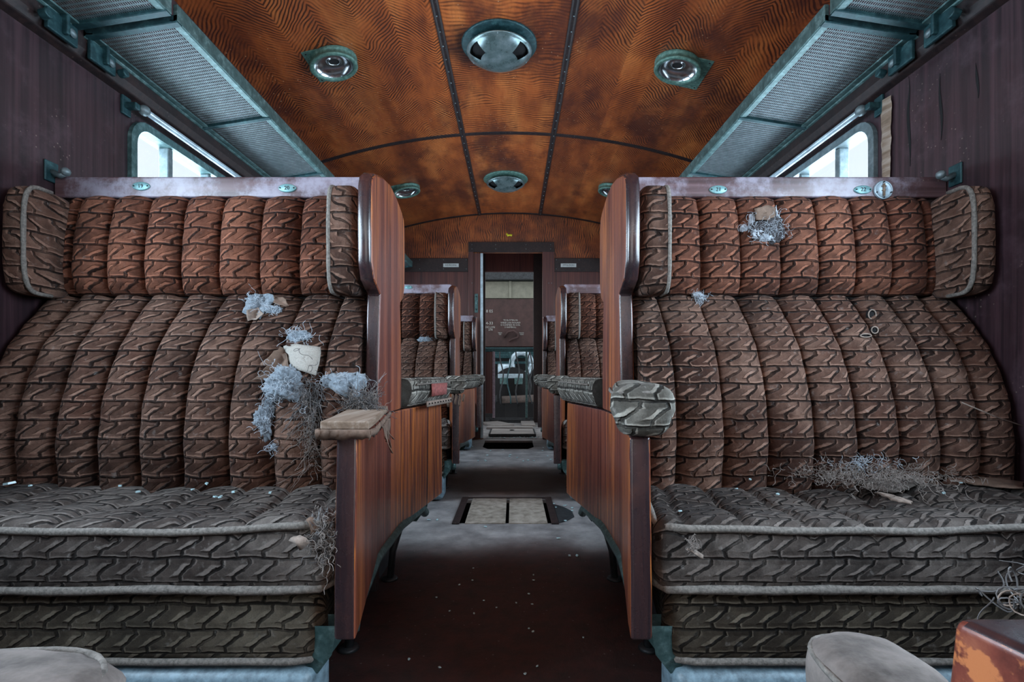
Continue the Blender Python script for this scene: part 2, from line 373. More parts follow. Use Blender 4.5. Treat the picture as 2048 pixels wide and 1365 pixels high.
# wall cornice boards that carry the racks
for sg,k in ((-1,10),(1,11)):
    b=MB(); pr=[(HW,1.80),(HW-.035,1.80),(HW-.035,1.70),(HW-.022,1.675),(HW,1.665)]
    b.quadgrid([[(sg*x,y,z) for x,z in pr] for y in (YB,YE)])
    struct(b.build('trim_%d'%k,W_DARK,smooth=False,bevel=.004))
# windows
def windowset(sg,i,a,bb):
    idx={(-1):0,1:4}[sg]+i+1
    e=empty('window_%d'%idx,(sg*HW,(a+bb)/2,.86),None,None); e['kind']='structure'
    mp=lambda p,q,c:(sg*(HW+.02)+c,p,q)
    plate('window_frame',rrect(a-.016,bb+.016,.844,1.616,.085),[rrect(a+.012,bb-.012,.872,1.588,.065)],.07,mp,TEAL if sg<0 else NET,e)
    inner=[]
    xs=[a+.21,a+.47,bb-.47,bb-.21]
    m=MB()
    for q,xm in enumerate(xs):
        w=.014 if q in(0,3) else .010
        m.box(sg*(HW+.02)-.02,sg*(HW+.02)+.02,xm-w,xm+w,.872,1.588)
    m.build('mullion',NET,e,bevel=.004,smooth=False)
    g=MB().box(sg*(HW+.02)-.002,sg*(HW+.02)+.002,a+.01,bb-.01,.872,1.588); g.build('pane',GLASS,e,smooth=False)
for sg in (-1,1):
    for i,(a,bb) in enumerate(WIN): windowset(sg,i,a,bb)
# torn strip of veneer beside the right window and cracks in the right wall
b=MB(); rows=[]
for i in range(24):
    z=1.34+.30*i/23; w=.010+.010*abs(nz((i*.35,0,0),1,4))+.006*i/23
    rows.append([(HW-.006,1.730-w,z),(HW-.012,1.745,z),(HW-.004,1.745+w,z)])
b.quadgrid(rows); o=b.build('veneer_strip',W_BARE); prop(o,'pale peeled strip of bare veneer on the wall beside the right window','veneer')
# ------------------------------------------------------------------ bulkhead and door
DX0,DX1=-.285,.345
arch=[(-HW-.05,2.0)]
outer=[(-HW,0),(DX0,0),(DX0,1.98),(DX1,1.98),(DX1,0),(HW,0)]+[(HW-2*HW*i/24,zc(HW-2*HW*i/24)) for i in range(25)]
struct(plate('wall_back',outer,[],.04,lambda a,b,c:(a,YE+.02+c,b),C_END))
def bx(name,x0,x1,y0,y1,z0,z1,mat,parent=None,bevel=.003,label=None,smooth=False):
    return MB().box(min(x0,x1),max(x0,x1),min(y0,y1),max(y0,y1),z0,z1).build(name,mat,parent,smooth=smooth,bevel=bevel,label=label)
tn=12
for (ya,za,zb,w) in ((1.64,1.37,1.66,.006),(1.52,1.40,1.60,.005),(1.40,1.46,1.56,.004)):
    b=MB(); b.quadgrid([[(HW-.001,ya+.012*nz((z*4,ya,0),2)-w*math.sin(PI*(z-za)/(zb-za)+.05),z),(HW-.0025,ya+.012*nz((z*4,ya,0),2),z),(HW-.001,ya+.012*nz((z*4,ya,0),2)+w*math.sin(PI*(z-za)/(zb-za)+.05),z)] for z in [za+(zb-za)*k/20 for k in range(21)]])
    struct(b.build('trim_%d'%tn,BLACK)); tn+=1
for x0,x1,y0,y1,z0,z1,m in ((-HW,-.42,YE-.012,YE,0,1.774,W_RED),(.45,HW,YE-.012,YE,0,1.774,W_RED),
    (-HW,-.42,YE-.02,YE,1.774,1.917,W_DARK),(.45,HW,YE-.02,YE,1.774,1.917,W_DARK),
    (-.44,DX0-.10,YE-.03,YE,0,2.08,W_RED),(DX1,.47,YE-.03,YE,0,2.08,W_RED),(-.44,.47,YE-.034,YE,1.98,2.085,W_DARK)):
    struct(bx('trim_%d'%tn,x0,x1,y0,y1,z0,z1,m)); tn+=1
b=MB()
for x,z in [(x,z) for x in (-1.2,-.95,-.70,-.46,.49,.73,.98,1.2) for z in (1.80,1.895)]+[(x,z) for x in (-.40,-.15,.17,.43) for z in (2.01,2.055)]+[(-.40,1.65),(.41,1.65),(.44,1.3),(.44,1.65)]:
    b.tube([(x,YE-.034,z),(x,YE-.038,z)],.004,6)
struct(b.build('trim_%d'%tn,NET)); tn+=1
# sliding door leaf showing in its pocket
e=empty('door_1',(-.35,YE-.01,0),None,None); e['kind']='structure'
bx('door_leaf',-.395,-.312,YE-.012,YE+.02,.01,1.97,W_RED,e)
bx('door_edge',-.312,-.285,YE-.02,YE+.03,.01,1.97,STEEL,e)  # pale blue colour stands in for light falling on the leaf edge
b=MB(); b.box(-.372,-.338,YE-.020,YE-.012,1.34,1.54); b.tube([(-.355,YE-.02,1.37),(-.355,YE-.05,1.38),(-.355,YE-.05,1.50),(-.355,YE-.02,1.51)],.008,8); b.build('door_handle',TEAL,e,bevel=.002)
bx('door_latch',-.392,-.345,YE-.028,YE-.012,.80,.86,TEAL,e)
def text(s,loc,size,mat,parent=None,rot=(PI/2,0,0),depth=.0006,align='CENTER',name='lettering',label=None,sx=1.0):
    cu=bpy.data.curves.new(name,'FONT'); cu.body=s; cu.size=size; cu.extrude=depth; cu.align_x=align; cu.align_y='CENTER'
    cu.resolution_u=2
    o=bpy.data.objects.new('t',cu); COL.objects.link(o); dg=bpy.context.evaluated_depsgraph_get()
    me=bpy.data.meshes.new_from_object(o.evaluated_get(dg)); bpy.data.objects.remove(o)
    me.materials.clear(); me.materials.append(mat)
    me.transform(Matrix.Translation(loc)@Matrix.Rotation(rot[2],4,'Z')@Matrix.Rotation(rot[0],4,'X')@Matrix.Diagonal((sx,1,1,1)))
    o=bpy.data.objects.new(name,me); COL.objects.link(o)
    if parent: o.parent=parent; o.location=-parent_world(parent)
    if label: o['label']=label
    return o
for px,s,w in ((902,'EVURCSMA','left'),(1137,'MTGLZION','right')):
    p=P(px,531,YE-.022); o=empty('notice_plate',p,'small pale lettered plate on the dark band %s of the far doorway'%w,'sign','notice plates on the bulkhead')
    bx('plate',p.x-.082,p.x+.082,YE-.026,YE-.020,p.z-.019,p.z+.019,WHITE,o,.001); text(s,(p.x,YE-.0265,p.z),.024,INK,o)
p=P(1018,470,YE-.004)
b=MB(); b.face([(p.x+a*.035-.0,YE-.002,p.z+c*.02) for a,c in ((-1,.6),(-.4,.9),(-.2,.2),(.5,.5),(1,.1),(.8,-.8),(.2,-.5),(-.5,-.9),(-.7,-.1))]); b.v+=[];
o=b.build('sticker',YEL,fix=False); m=o.modifiers.new('s','SOLIDIFY'); m.thickness=.002; prop(o,'small torn yellow sticker above the far doorway','sticker')
# ------------------------------------------------------------------ vestibule beyond the door
V0,V1=YE+.045,7.2
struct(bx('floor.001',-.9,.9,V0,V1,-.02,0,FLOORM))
for i,(a,c) in enumerate(((-.62,-.58),(.60,.64))): struct(bx('wall_left.001' if i==0 else 'wall_right.001',a,c,V0,V0+.35,0,2.45,W_RED)); struct(bx('wall_left.002' if i==0 else 'wall_right.002',a,c,V0+1.25,V1,0,2.45,W_RED)); struct(bx('wall_left.003' if i==0 else 'wall_right.003',a,c,V0+.35,V0+1.25,2.0,2.45,W_RED))  # side gaps left open out of view to let in added light
struct(bx('ceiling.003',-.62,.64,V0,V1,2.42,2.45,W_RED))
for x0,x1,z0,z1,m in ((-.62,-.36,0,2.45,W_DARK),(.32,.64,0,2.45,W_DARK),(-.36,.32,2.13,2.45,W_RED)):
    struct(bx('trim_%d'%tn,x0,x1,V1,V1+.05,z0,z1,m)); tn+=1
# boards laid on the vestibule floor
def brd(x0,x1,y0,y1,z0,z1,lab,m=W_GREY,rz=0,name='floor_board',cat='board',grp='loose floor boards beyond the doorway'):
    o=MB().box(-(x1-x0)/2,(x1-x0)/2,-(y1-y0)/2,(y1-y0)/2,0,z1-z0).build(name,m,smooth=False,bevel=.004)
    o.location=((x0+x1)/2,(y0+y1)/2,z0); o.rotation_euler=(0,0,rz); return prop(o,lab,cat,grp)
e=empty('floor_hatch',(.03,5.86,.001),'wide grey floor hatch with a ring pull just inside the doorway','hatch')
bx('hatch_board',-.22,.27,5.60,6.15,.002,.03,W_GREY,e)
b=MB()
b.box(-.225,.275,5.585,5.60,.002,.034); b.box(-.235,-.222,5.585,6.15,.002,.034); b.box(.272,.285,5.585,6.15,.002,.034); b.build('hatch_frame',IRON,e,smooth=False)
b=MB(); b.tube([(.02+.025*math.cos(t*PI/8),5.97+.025*math.sin(t*PI/8),.034) for t in range(17)],.004,6); b.build('ring_pull',IRON,e)
brd(-.30,.28,6.34,6.48,.001,.028,'narrow plank lying across the passage behind the hatch')
brd(-.34,-.05,6.62,7.1,.001,.03,'grey plank lying askew at the left of the passage',rz=.5)
brd(.14,.32,6.6,7.1,.001,.035,'short plank lying lengthwise at the right of the passage')
brd(-.30,.27,7.16,7.25,.001,.05,'dark threshold board at the far end of the passage',m=IRON)
struct(bx('floor.002',-2.6,2.6,7.3,11,-1.02,-1.0,IRON))
# ------------------------------------------------------------------ gate and wagon beyond
e=empty('gangway_gate',(0,7.3,0),'teal metal gangway gate with two uprights under the brown wagon end','gate')
s=F/7.32
def gx(px): return CX+(px-VX)/s
def gz(py): return CZ-(py-VY)/s
b=MB(); b.box(gx(967),gx(1070),7.30,7.33,gz(704),gz(697)); b.build('top_rail',TEALD,e,smooth=False,bevel=.003)
bx('upright',gx(985),gx(990),7.30,7.33,0,gz(703),metal('pinkish_steel',(.12,.10,.12),(.25,.20,.24),(.4,.36,.42),.4,.3),e)
bx('upright',gx(1051),gx(1055),7.30,7.33,0,gz(703),TEAL,e)
bx('side_panel',gx(966),gx(985),7.31,7.33,.12,gz(704),W_RED,e)
bx('bottom_rail',gx(966),gx(1070),7.30,7.33,.02,.06,IRON,e)
WY=9.2; s2=F/WY
def wx(px): return CX+(px-VX)/s2
def wz(py): return CZ-(py-VY)/s2
e=empty('brown_wagon',(0,WY,-1.0),'brown railway wagon end with faded white lettering beyond the doorway','wagon')
bx('wagon_body',-1.45,1.45,WY,WY+.5,wz(694),wz(598),WAG,e,.01)
bx('cream_panel',-1.4,1.4,WY-.005,WY+.5,wz(597),wz(563),CREAM,e,.01,label='cream painted upper panel')
bx('panel_divider',wx(1018),wx(1023),WY-.03,WY-.005,wz(597),wz(563),CREAM,e)
bx('wagon_roof',-1.5,1.5,WY-.12,WY+.5,wz(562),wz(545),IRON,e,.01)
bx('buffer_beam',-1.45,1.45,WY-.02,WY+.4,wz(712),wz(695.5),TEALD,e,.01)
bx('underframe_plate',-1.4,1.4,WY+.05,WY+.1,-1.0,wz(712),BLACK,e)
b=MB(); pts=[P(1008,675,WY-.02),P(1016,664,WY-.05),P(1027,662,WY-.06),P(1036,668,WY-.05),P(1036,675,WY-.04),P(1024,679,WY-.03),P(1018,683,WY-.03)]
b.tube(pts,.022,8); b.build('coupling_handle',WAG,e)
for px,py,s_,sz in ((1021,641,'TE ELOTEN IN',.085),(1021,646,'WREE LAN ROUND',.085),(1021,650.5,'E CUNMED IN COL',.085),(1021,655,'S HAMBULL',.085),(979,623,'8 ES',.15),(980,655,'SVI LVN',.11),(981,660,'278',.11),(1000,668,'TRKO\nTER',.06),(1043,668,'TRKSO\nTERM',.06),(979,647,'4-33',.15)):
    p=P(px,py,WY-.01); text(s_,(p.x,WY-.006,p.z),sz*.48,LETTER,e,depth=.002)
# running gear seen under the wagon
e=empty('wagon_running_gear',(0,8.6,-1.0),'dark undercarriage gear with pale tank and teal blocks under the wagon','machinery')
D=8.6; q=F/D
def gp(px,py,d=8.6): return P(px,py,d)
b=MB(); b.tube([gp(1025,775),gp(1025,775,8.9)],.34,24); b.build('wheel',BLACK,e)
b=MB(); b.tube([gp(996,738,8.85),gp(1030,738,8.85)],.10,20); b.build('air_tank',STEEL,e,label='pale cylindrical air tank')
b=MB()
for k in range(16):
    a=PI*.15+k*PI*1.25/15; b.v and None
ring=[gp(1043,728,8.8)+Vector((.17*math.cos(t),0,.19*math.sin(t))) for t in [2*PI*k/24 for k in range(25)]]
b.tube(ring,.05,10); b.build('brake_ring',STEEL,e,label='pale curved ring')
for a,c in ((1000,1015),(1029,1045)):
    p0=gp(a,769,8.5);p1=gp(c,756,8.5); bx('block',p0.x,p1.x,8.45,8.6,p0.z,p1.z,TEAL,e,.01)
b=MB(); p0=gp(996,757,8.7); p1=gp(1046,748,8.7); b.box(p0.x,p1.x,8.6,8.9,p0.z,p1.z); p0=gp(1000,780,8.75);p1=gp(1040,770,8.75); b.box(p0.x,p1.x,8.7,8.9,p0.z,p1.z); b.build('cross_plate',STEEL,e,smooth=False,bevel=.008)
for px,dx in ((1003,-4),(1018,3),(1035,5),(1058,4),(1061,2)):
    b=MB(); b.tube([gp(px,700+k*12,8.3)+Vector((.03*math.sin(k*.9+px),0,0)) for k in range(10)],.011,8); b.build('hose',IRON if px!=1018 else TEALD,e)
b=MB(); b.tube([gp(1004,800,8.4),gp(1072,797,8.4)],.06,14); b.build('axle_pipe',plain('brown_pipe',(.10,.075,.065),rough=.6),e)
b=MB(); b.box(-.9,.9,8.9,9.0,gp(0,716).z,gp(0,708).z); b.box(-.9,.9,8.8,8.85,gp(0,728).z,gp(0,723).z); b.build('crossbeam',TEALD,e,smooth=False,bevel=.006)
bx('support_post',-.1,.1,8.5,8.7,-1.0,.30,BLACK,e)
b=MB(); 
for k in range(3): b.tube([gp(972+k*5,812,8.1)+Vector((0,.1*k,.05*k)),gp(982+k*4,795,8.2)+Vector((0,.1*k,0)),gp(990,805,8.3)],.04,8)
b.build('chain_link',IRON,e)
# ------------------------------------------------------------------ racks
def rack(sg,y0,y1,lab):
    e=empty('luggage_rack',(sg*(HW-.03),(y0+y1)/2,1.75),lab,'luggage rack','luggage racks under the ceiling')
    xi,zi=.992,1.79; xo,zo=1.278,1.745
    def pt(t,y,dz=0): return (sg*(xi+(xo-xi)*t),y,zi+(zo-zi)*t+dz)
    b=MB()
    b.box(min(sg*(xi-.004),sg*(xi+.010)),max(sg*(xi-.004),sg*(xi+.010)),y0,y1,zi-.006,zi+.045)
    b.box(min(sg*xi,sg*(xi+.024)),max(sg*xi,sg*(xi+.024)),y0,y1,zi-.008,zi-.002); b.build('front_rail',TEAL,e,smooth=False,bevel=.002)
    b=MB(); b.tube([pt(1,y0,0),pt(1,y1,0)],.012,10); b.box(min(sg*(xo-.032),sg*(xo-.008)),max(sg*(xo-.032),sg*(xo-.008)),y0,y1,zo-.004,zo+.002); b.build('wall_rail',TEAL,e,bevel=.001)
    n=3; L=(y1-y0)/n
    for k in range(n+1):
        y=y0+L*k
        b=MB(); w=.012 if k in (0,n) else .010
        if k in (0,n): y+= .012 if k==0 else -.012
        b.quadgrid([[Vector(pt(t,y+a,c)) for a,c in ((-w,-.010),(w,-.010),(w,.014),(-w,.014))] for t in (-.01,1.0)],close=True); b.build('crossbar',TEALD,e,smooth=False,bevel=.002)
    for k in range(n):
        a=y0+L*k+.014; c=y0+L*(k+1)-.014; m=int((c-a)/.0165)
        b=MB()
        for i in range(m+1):
            y=a+(c-a)*i/m; w=.0034
            b.quadgrid([[pt(t,y-w,.002),pt(t,y+w,.002)] for t in (.03,.93)])
        for i in range(41):
            t=.03+.90*i/40; w=.0042
            b.quadgrid([[pt(t-w*1.1,yy,.001),pt(t+w*1.1,yy,.001)] for yy in (a,c)])
        b.build('mesh_panel',NET,e,smooth=False,fix=False)
    for k,(ya) in enumerate((y0+.06,y1-.06)):
        b=MB(); X=HW-.036
        b.box(min(sg*X,sg*(X-.014)),max(sg*X,sg*(X-.014)),ya-.05,ya+.05,1.675,1.735)
        b.tube([(sg*(X-.010),ya+(.068 if k==0 else -.068),1.695),(sg*(X-.035),ya+(.068 if k==0 else -.068),1.70)],.014,10)
        b.box(min(sg*X,sg*(X-.03)),max(sg*X,sg*(X-.03)),ya-.006,ya+.006,1.685,1.745)
        br=b.build('wall_bracket',TEALD,e,bevel=.004)
        s_=MB(); s_.lathe([(.0001,0),(.012,-.001),(.013,-.006)],(0,0,0),12)
        s_.v=[(sg*(X-.014)+sg*(z)*1.0,ya+.025+x,1.705+y) for x,y,z in s_.v]; s_.build('screw',NET,br)
for sg,nm in ((-1,'left'),(1,'right')):
    rack(sg,-.28,1.535,'%s mesh luggage rack, its end cut by the top edge of the view'%nm)
    rack(sg,1.56,3.35,'%s mesh luggage rack above the %s window, three mesh bays'%(nm,nm))
    rack(sg,3.38,5.19,'%s mesh luggage rack farthest down the coach'%nm)
# curtain rods
for sg,nm in ((-1,'left'),(1,'right')):
    e=empty('curtain_rod',(sg*(HW-.05),2.45,1.63),'bright metal curtain rod over the %s window'%nm,'curtain rod','curtain rods over the windows')
    b=MB(); b.tube([(sg*1.262,1.80,1.632),(sg*1.262,3.10,1.632)],.011,12); b.build('rod',STEEL,e)
    for y in (1.80,3.10):
        b=MB(); c=(sg*1.262,y,1.632)
        rows=[[(c[0]+.019*math.sin(t)*math.cos(a),c[1]+.019*math.cos(t),c[2]+.019*math.sin(t)*math.sin(a)) for a in [2*PI*k/12 for k in range(12)]] for t in [.05+(PI-.1)*k/8 for k in range(9)]]
        b.quadgrid(rows,close=True); f=b.build('finial',NET,e)
        b=MB(); b.box(min(sg*1.262,sg*HW),max(sg*1.262,sg*HW),y-.012-.03,y+.012-.03,1.622,1.642); b.box(min(sg*1.30,sg*HW),max(sg*1.30,sg*HW),y-.05,y-.01,1.60,1.665); b.build('rod_bracket',TEALD,e,smooth=False,bevel=.003)
for px,py,nm in ((114,344,'left'),(1899,350,'right')):
    sg=-1 if px<1027 else 1
    D=(HW-.02+(-sg)*CX)*F/abs(px-VX); D=abs((sg*(HW-.02)-CX)*F/(px-VX)); p=P(px,py,D)
    e=empty('coat_hook',(sg*HW,p.y,p.z),'small metal coat hook on the %s wall above the bench rail'%nm,'hook','coat hooks')
    b=MB(); b.box(min(sg*(HW-.006),sg*HW),max(sg*(HW-.006),sg*HW),p.y-.022,p.y+.022,p.z-.03,p.z+.03); b.build('hook_plate',TEALD,e,smooth=False,bevel=.003)
    b=MB(); b.tube([(sg*(HW-.006),p.y,p.z),(sg*(HW-.03),p.y,p.z-.012),(sg*(HW-.045),p.y,p.z-.004)],.008,8)
    c=(sg*(HW-.045),p.y,p.z)
    b.quadgrid([[(c[0]+.013*math.sin(t)*math.cos(a),c[1]+.013*math.cos(t),c[2]+.013*math.sin(t)*math.sin(a)) for a in [2*PI*k/10 for k in range(10)]] for t in [.05+(PI-.1)*k/6 for k in range(7)]],close=True); b.build('hook_knob',NET,e)
# ------------------------------------------------------------------ ceiling lamps and ventilators
def lamp(x,y,lab,ox=0.0,oy=-.02):
    z=zc(x)-.001; sg=1 if x>0 else -1; e=empty('ceiling_lamp',(x,y,z),lab,'ceiling lamp','round ceiling lamps')
    sl=-x/4.3/ math.sqrt(1-(x/4.3)**2)   # dz/dx
    def tl(v): return (v[0],v[1],v[2]+(v[0]-x)*sl)
    pts=[(sg*.126,-.126),(sg*.126,.126),(sg*.02,.126)]
    for k in range(1,12):
        a=PI/2+PI*k/12; pts.append((-sg*-.0+sg*(.02+.126*math.cos(a)),.126*math.sin(a)))
    pts.append((sg*.02,-.126))
    b=MB(); n=len(pts)
    for zz in (z-.006,z+.0): b.face([(x+p[0],y+p[1],zz) for p in pts])
    b.quadgrid([[(x+p[0],y+p[1],zz) for p in pts] for zz in (z-.006,z)],close=True)
    b.v=[tl(v) for v in b.v]; pl=b.build('mounting_plate',TEALG,e,smooth=False)
    s_=MB()
    for p in ((sg*.11,-.11),(sg*.11,.11)): s_.lathe([(.0001,-.003),(.004,-.002),(.005,0)],(x+p[0],y+p[1],z-.006),8)
    s_.v=[tl(v) for v in s_.v]; s_.build('screw',IRON,pl)
    b=MB(); b.lathe([(.112,-.002),(.114,-.012),(.110,-.016),(.110,-.030),(.116,-.034),(.117,-.042),(.112,-.047),(.100,-.046),(.096,-.042),(.094,-.036)],(x-sg*ox,y+oy,z),48); b.v=[tl(v) for v in b.v]; b.build('rim',TEALG,e)
    b=MB(); b.lathe([(.095,-.038),(.090,-.028),(.078,-.019),(.060,-.012),(.040,-.009),(.032,-.010),(.030,-.015),(.026,-.015),(.0255,-.009)],(x-sg*ox,y+oy,z),48); b.v=[tl(v) for v in b.v]; b.build('reflector',CHROME,e)
    b=MB(); b.lathe([(.0260,-.0105),(.012,-.0105),(.0001,-.0105)],(x-sg*ox,y+oy,z),24); b.v=[tl(v) for v in b.v]; b.build('socket',BLACK,e)
lamp(-.875,2.625,'round verdigris ceiling lamp at the upper left with chrome reflector',.0,-.025)
lamp(.915,2.68,'round verdigris ceiling lamp at the upper right with chrome reflector',.034,-.05)
lamp(-.885,4.43,'small distant ceiling lamp beyond the left wing board')
lamp(.885,4.43,'small distant ceiling lamp half hidden by the right wing board')
def vent(x,y,lab):
    z=zc(x); e=empty('ceiling_ventilator',(x,y,z),lab,'ventilator','ceiling ventilators')
    b=MB(); b.lathe([(.192,-.001),(.193,-.008),(.187,-.012),(.150,-.016),(.140,-.020),(.05,-.020)],(x,y,z),56); b.build('flange',TEALD if y<3 else TEALG,e)
    prof=[(.130,-.020),(.135,-.034),(.160,-.034),(.167,-.040),(.165,-.046),(.154,-.049),(.150,-.054),(.142,-.062),(.128,-.072),(.112,-.080),(.094,-.087),(.074,-.092),(.050,-.096),(.025,-.098),(.0001,-.0985)]
    N=72
    def skip(i,j):
        a=(j+.5)*360/N
        if 6<=i<=9:
            for c in (207,333):
                if abs(a-c)<20: return True
        return False
    b=MB(); b.lathe(prof,(x,y,z),N,skip); d=b.build('dome',DOME,e)
    b=MB(); b.lathe([(.138,-.040),(.120,-.058),(.05,-.07),(.0001,-.07)],(x,y,z),32); b.build('dome_lining',BLACK,e)
    s_=MB()
    for k in range(6):
        a=k*PI/3+.5; s_.lathe([(.0001,-.006),(.004,-.004),(.005,0)],(x+.159*math.cos(a),y+.159*math.sin(a),z-.046),8)
    s_.build('screw',NET,d)
vent(-.035,2.62,'large verdigris dome ventilator nearest on the ceiling')
vent(-.03,4.45,'smaller looking dome ventilator farther along the ceiling')
# ------------------------------------------------------------------ benches
TL=.045
def xin(y):   # aisle face of the end panel, flaring away from the aisle at the middle
    a=abs(y); 
    if a<.14: return .330
    t=min(1,(a-.14)/.43); return .330-.074*(t*1.0)
def tab(z,T):
    if z<=T[0][0]: return T[0][1]
    for (a,p),(c,q_) in zip(T[:-1],T[1:]):
        if z<=c:
            t=(z-a)/(c-a); t=t*t*(3-2*t)*.35+t*.65; return p+(q_-p)*t
    return T[-1][1]
BACK=[(.40,.245),(.53,.250),(.62,.232),(.69,.208),(.77,.172),(.83,.130),(.88,.088),(.925,.050)]
HEAD=[(.925,.062),(.95,.078),(1.0,.085),(1.08,.080),(1.16,.066),(1.20,.052),(1.225,.034)]
CH=[.374,.452,.570,.683,.797,.905,1.010,1.113,1.213,1.305]
def chan(x):
    if x<CH[0]: return 0
    for a,c in zip(CH[:-1],CH[1:]):
        if x<=c: return 2*(x-a)/(c-a)-1
    return 1
def bulge(x,amp,skew):
    f=chan(x); f2=f+skew*(1-f*f); f2=max(-1,min(1,f2))
    return amp*(math.sqrt(max(0,1-f2*f2))-.35)
def surf(sg,x,z,amp=None):   # distance of the cushion front from the bench centre line
    amp = amp or (.046 if sg<0 else .034)
    if z<.925:
        y=tab(z,BACK)+bulge(x,amp,.0)
    else: y=tab(z,HEAD)+bulge(x,amp*.85,0)
    return y
def seatbox(x0,x1,y0,y1,z0,z1,r,disp,mat,name,parent,T,re=.035,nx=90,ns=12,uvoff=0,sg_=1):
    """rounded cushion swept along x; y0 is the front"""
    def section(ins):
        a0,a1,b0,b1=y0+ins,y1-ins,z0+ins,z1-ins; rr=max(.004,r-ins*.5); pts=[]
        def seg(p,q_,n):
            for k in range(n): pts.append((p[0]+(q_[0]-p[0])*k/n,p[1]+(q_[1]-p[1])*k/n))
        def arc(cx,cy,a,n=4):
            for k in range(n): 
                t=math.radians(a-90*k/n); pts.append((cx+rr*math.cos(t),cy+rr*math.sin(t)))
        # start bottom-front, go up the front, over the top, down the back
        seg((a0,b0+rr),(a0,b1-rr),ns); arc(a0+rr,b1-rr,180); seg((a0+rr,b1),(a1-rr,b1),ns*2); arc(a1-rr,b1-rr,90)
        seg((a1,b1-rr),(a1,b0+rr),4); arc(a1-rr,b0+rr,0); seg((a1-rr,b0),(a0+rr,b0),4); arc(a0+rr,b0+rr,-90)
        return pts
    per=[0]; base=section(0)
    for p,q_ in zip(base,base[1:]+base[:1]): per.append(per[-1]+math.hypot(q_[0]-p[0],q_[1]-p[1]))
    cy,cz=(y0+y1)/2,(z0+z1)/2
    xs=[]
    for k in range(6): t=PI/2*k/6; xs.append((x0+re*(1-math.sin(t)) ,re*(1-math.cos(t))))
    xs=[(x0+re*(1-math.sin(t)),re*(1-math.cos(t))) for t in [PI/2*(1-k/6) for k in range(6)]]
    xs=[(x0+re*(1-math.cos(t)),re*(1-math.sin(t))) for t in [PI/2*k/6 for k in range(6)]]
    mid=[(x0+re+(x1-x0-2*re)*k/nx,0) for k in range(nx+1)]
    xe=[(x1-(a-x0),i) for a,i in reversed(xs)]
    rows=[];uvs=[]
    capU=per[-1]
    def addrow(X,ins,shrink=1):
        s_=section(ins); row=[];uv=[]
        for i,(yy,zz) in enumerate(s_):
            if shrink!=1: yy=cy+(yy-cy)*shrink; zz=cz+(zz-cz)*shrink
            d=disp(X,yy,zz) if shrink==1 else (0,0)
            row.append(T(X,yy+d[0],zz+d[1]))
            uv.append((sg_*X+uvoff,per[i]))
        uv.append((sg_*X+uvoff,per[-1])); rows.append(row); uvs.append(uv)
    for sh in (.02,.35,.7): addrow(x0-.004*(1-sh),re,sh)
    for X,i in xs+mid+xe: addrow(X,i)
    for sh in (.7,.35,.02): addrow(x1+.004*(1-sh),re,sh)
    # side cap uv follows depth/height instead
    for idx in (0,1,2): uvs[idx]=[(sg_*(x0-(1-(.02,.35,.7)[idx])*.06),v) for _,v in uvs[idx]]
    b=MB(); b.quadgrid(rows,uvs,close=True)
    return b.build(name,mat,parent)
def pipe(path,r,parent,name='piping',mat=None,seed=0):
    b=MB(); b.tube(path,lambda t: r*(1+.18*noise.noise(Vector((t*40,seed,0)))),7); return b.build(name,mat or PIPE,parent)
def two(o):
    o.data.materials.append(W_EDGE)
    for p in o.data.polygons:
        if abs(p.normal.x)<.5: p.material_index=1
    return o
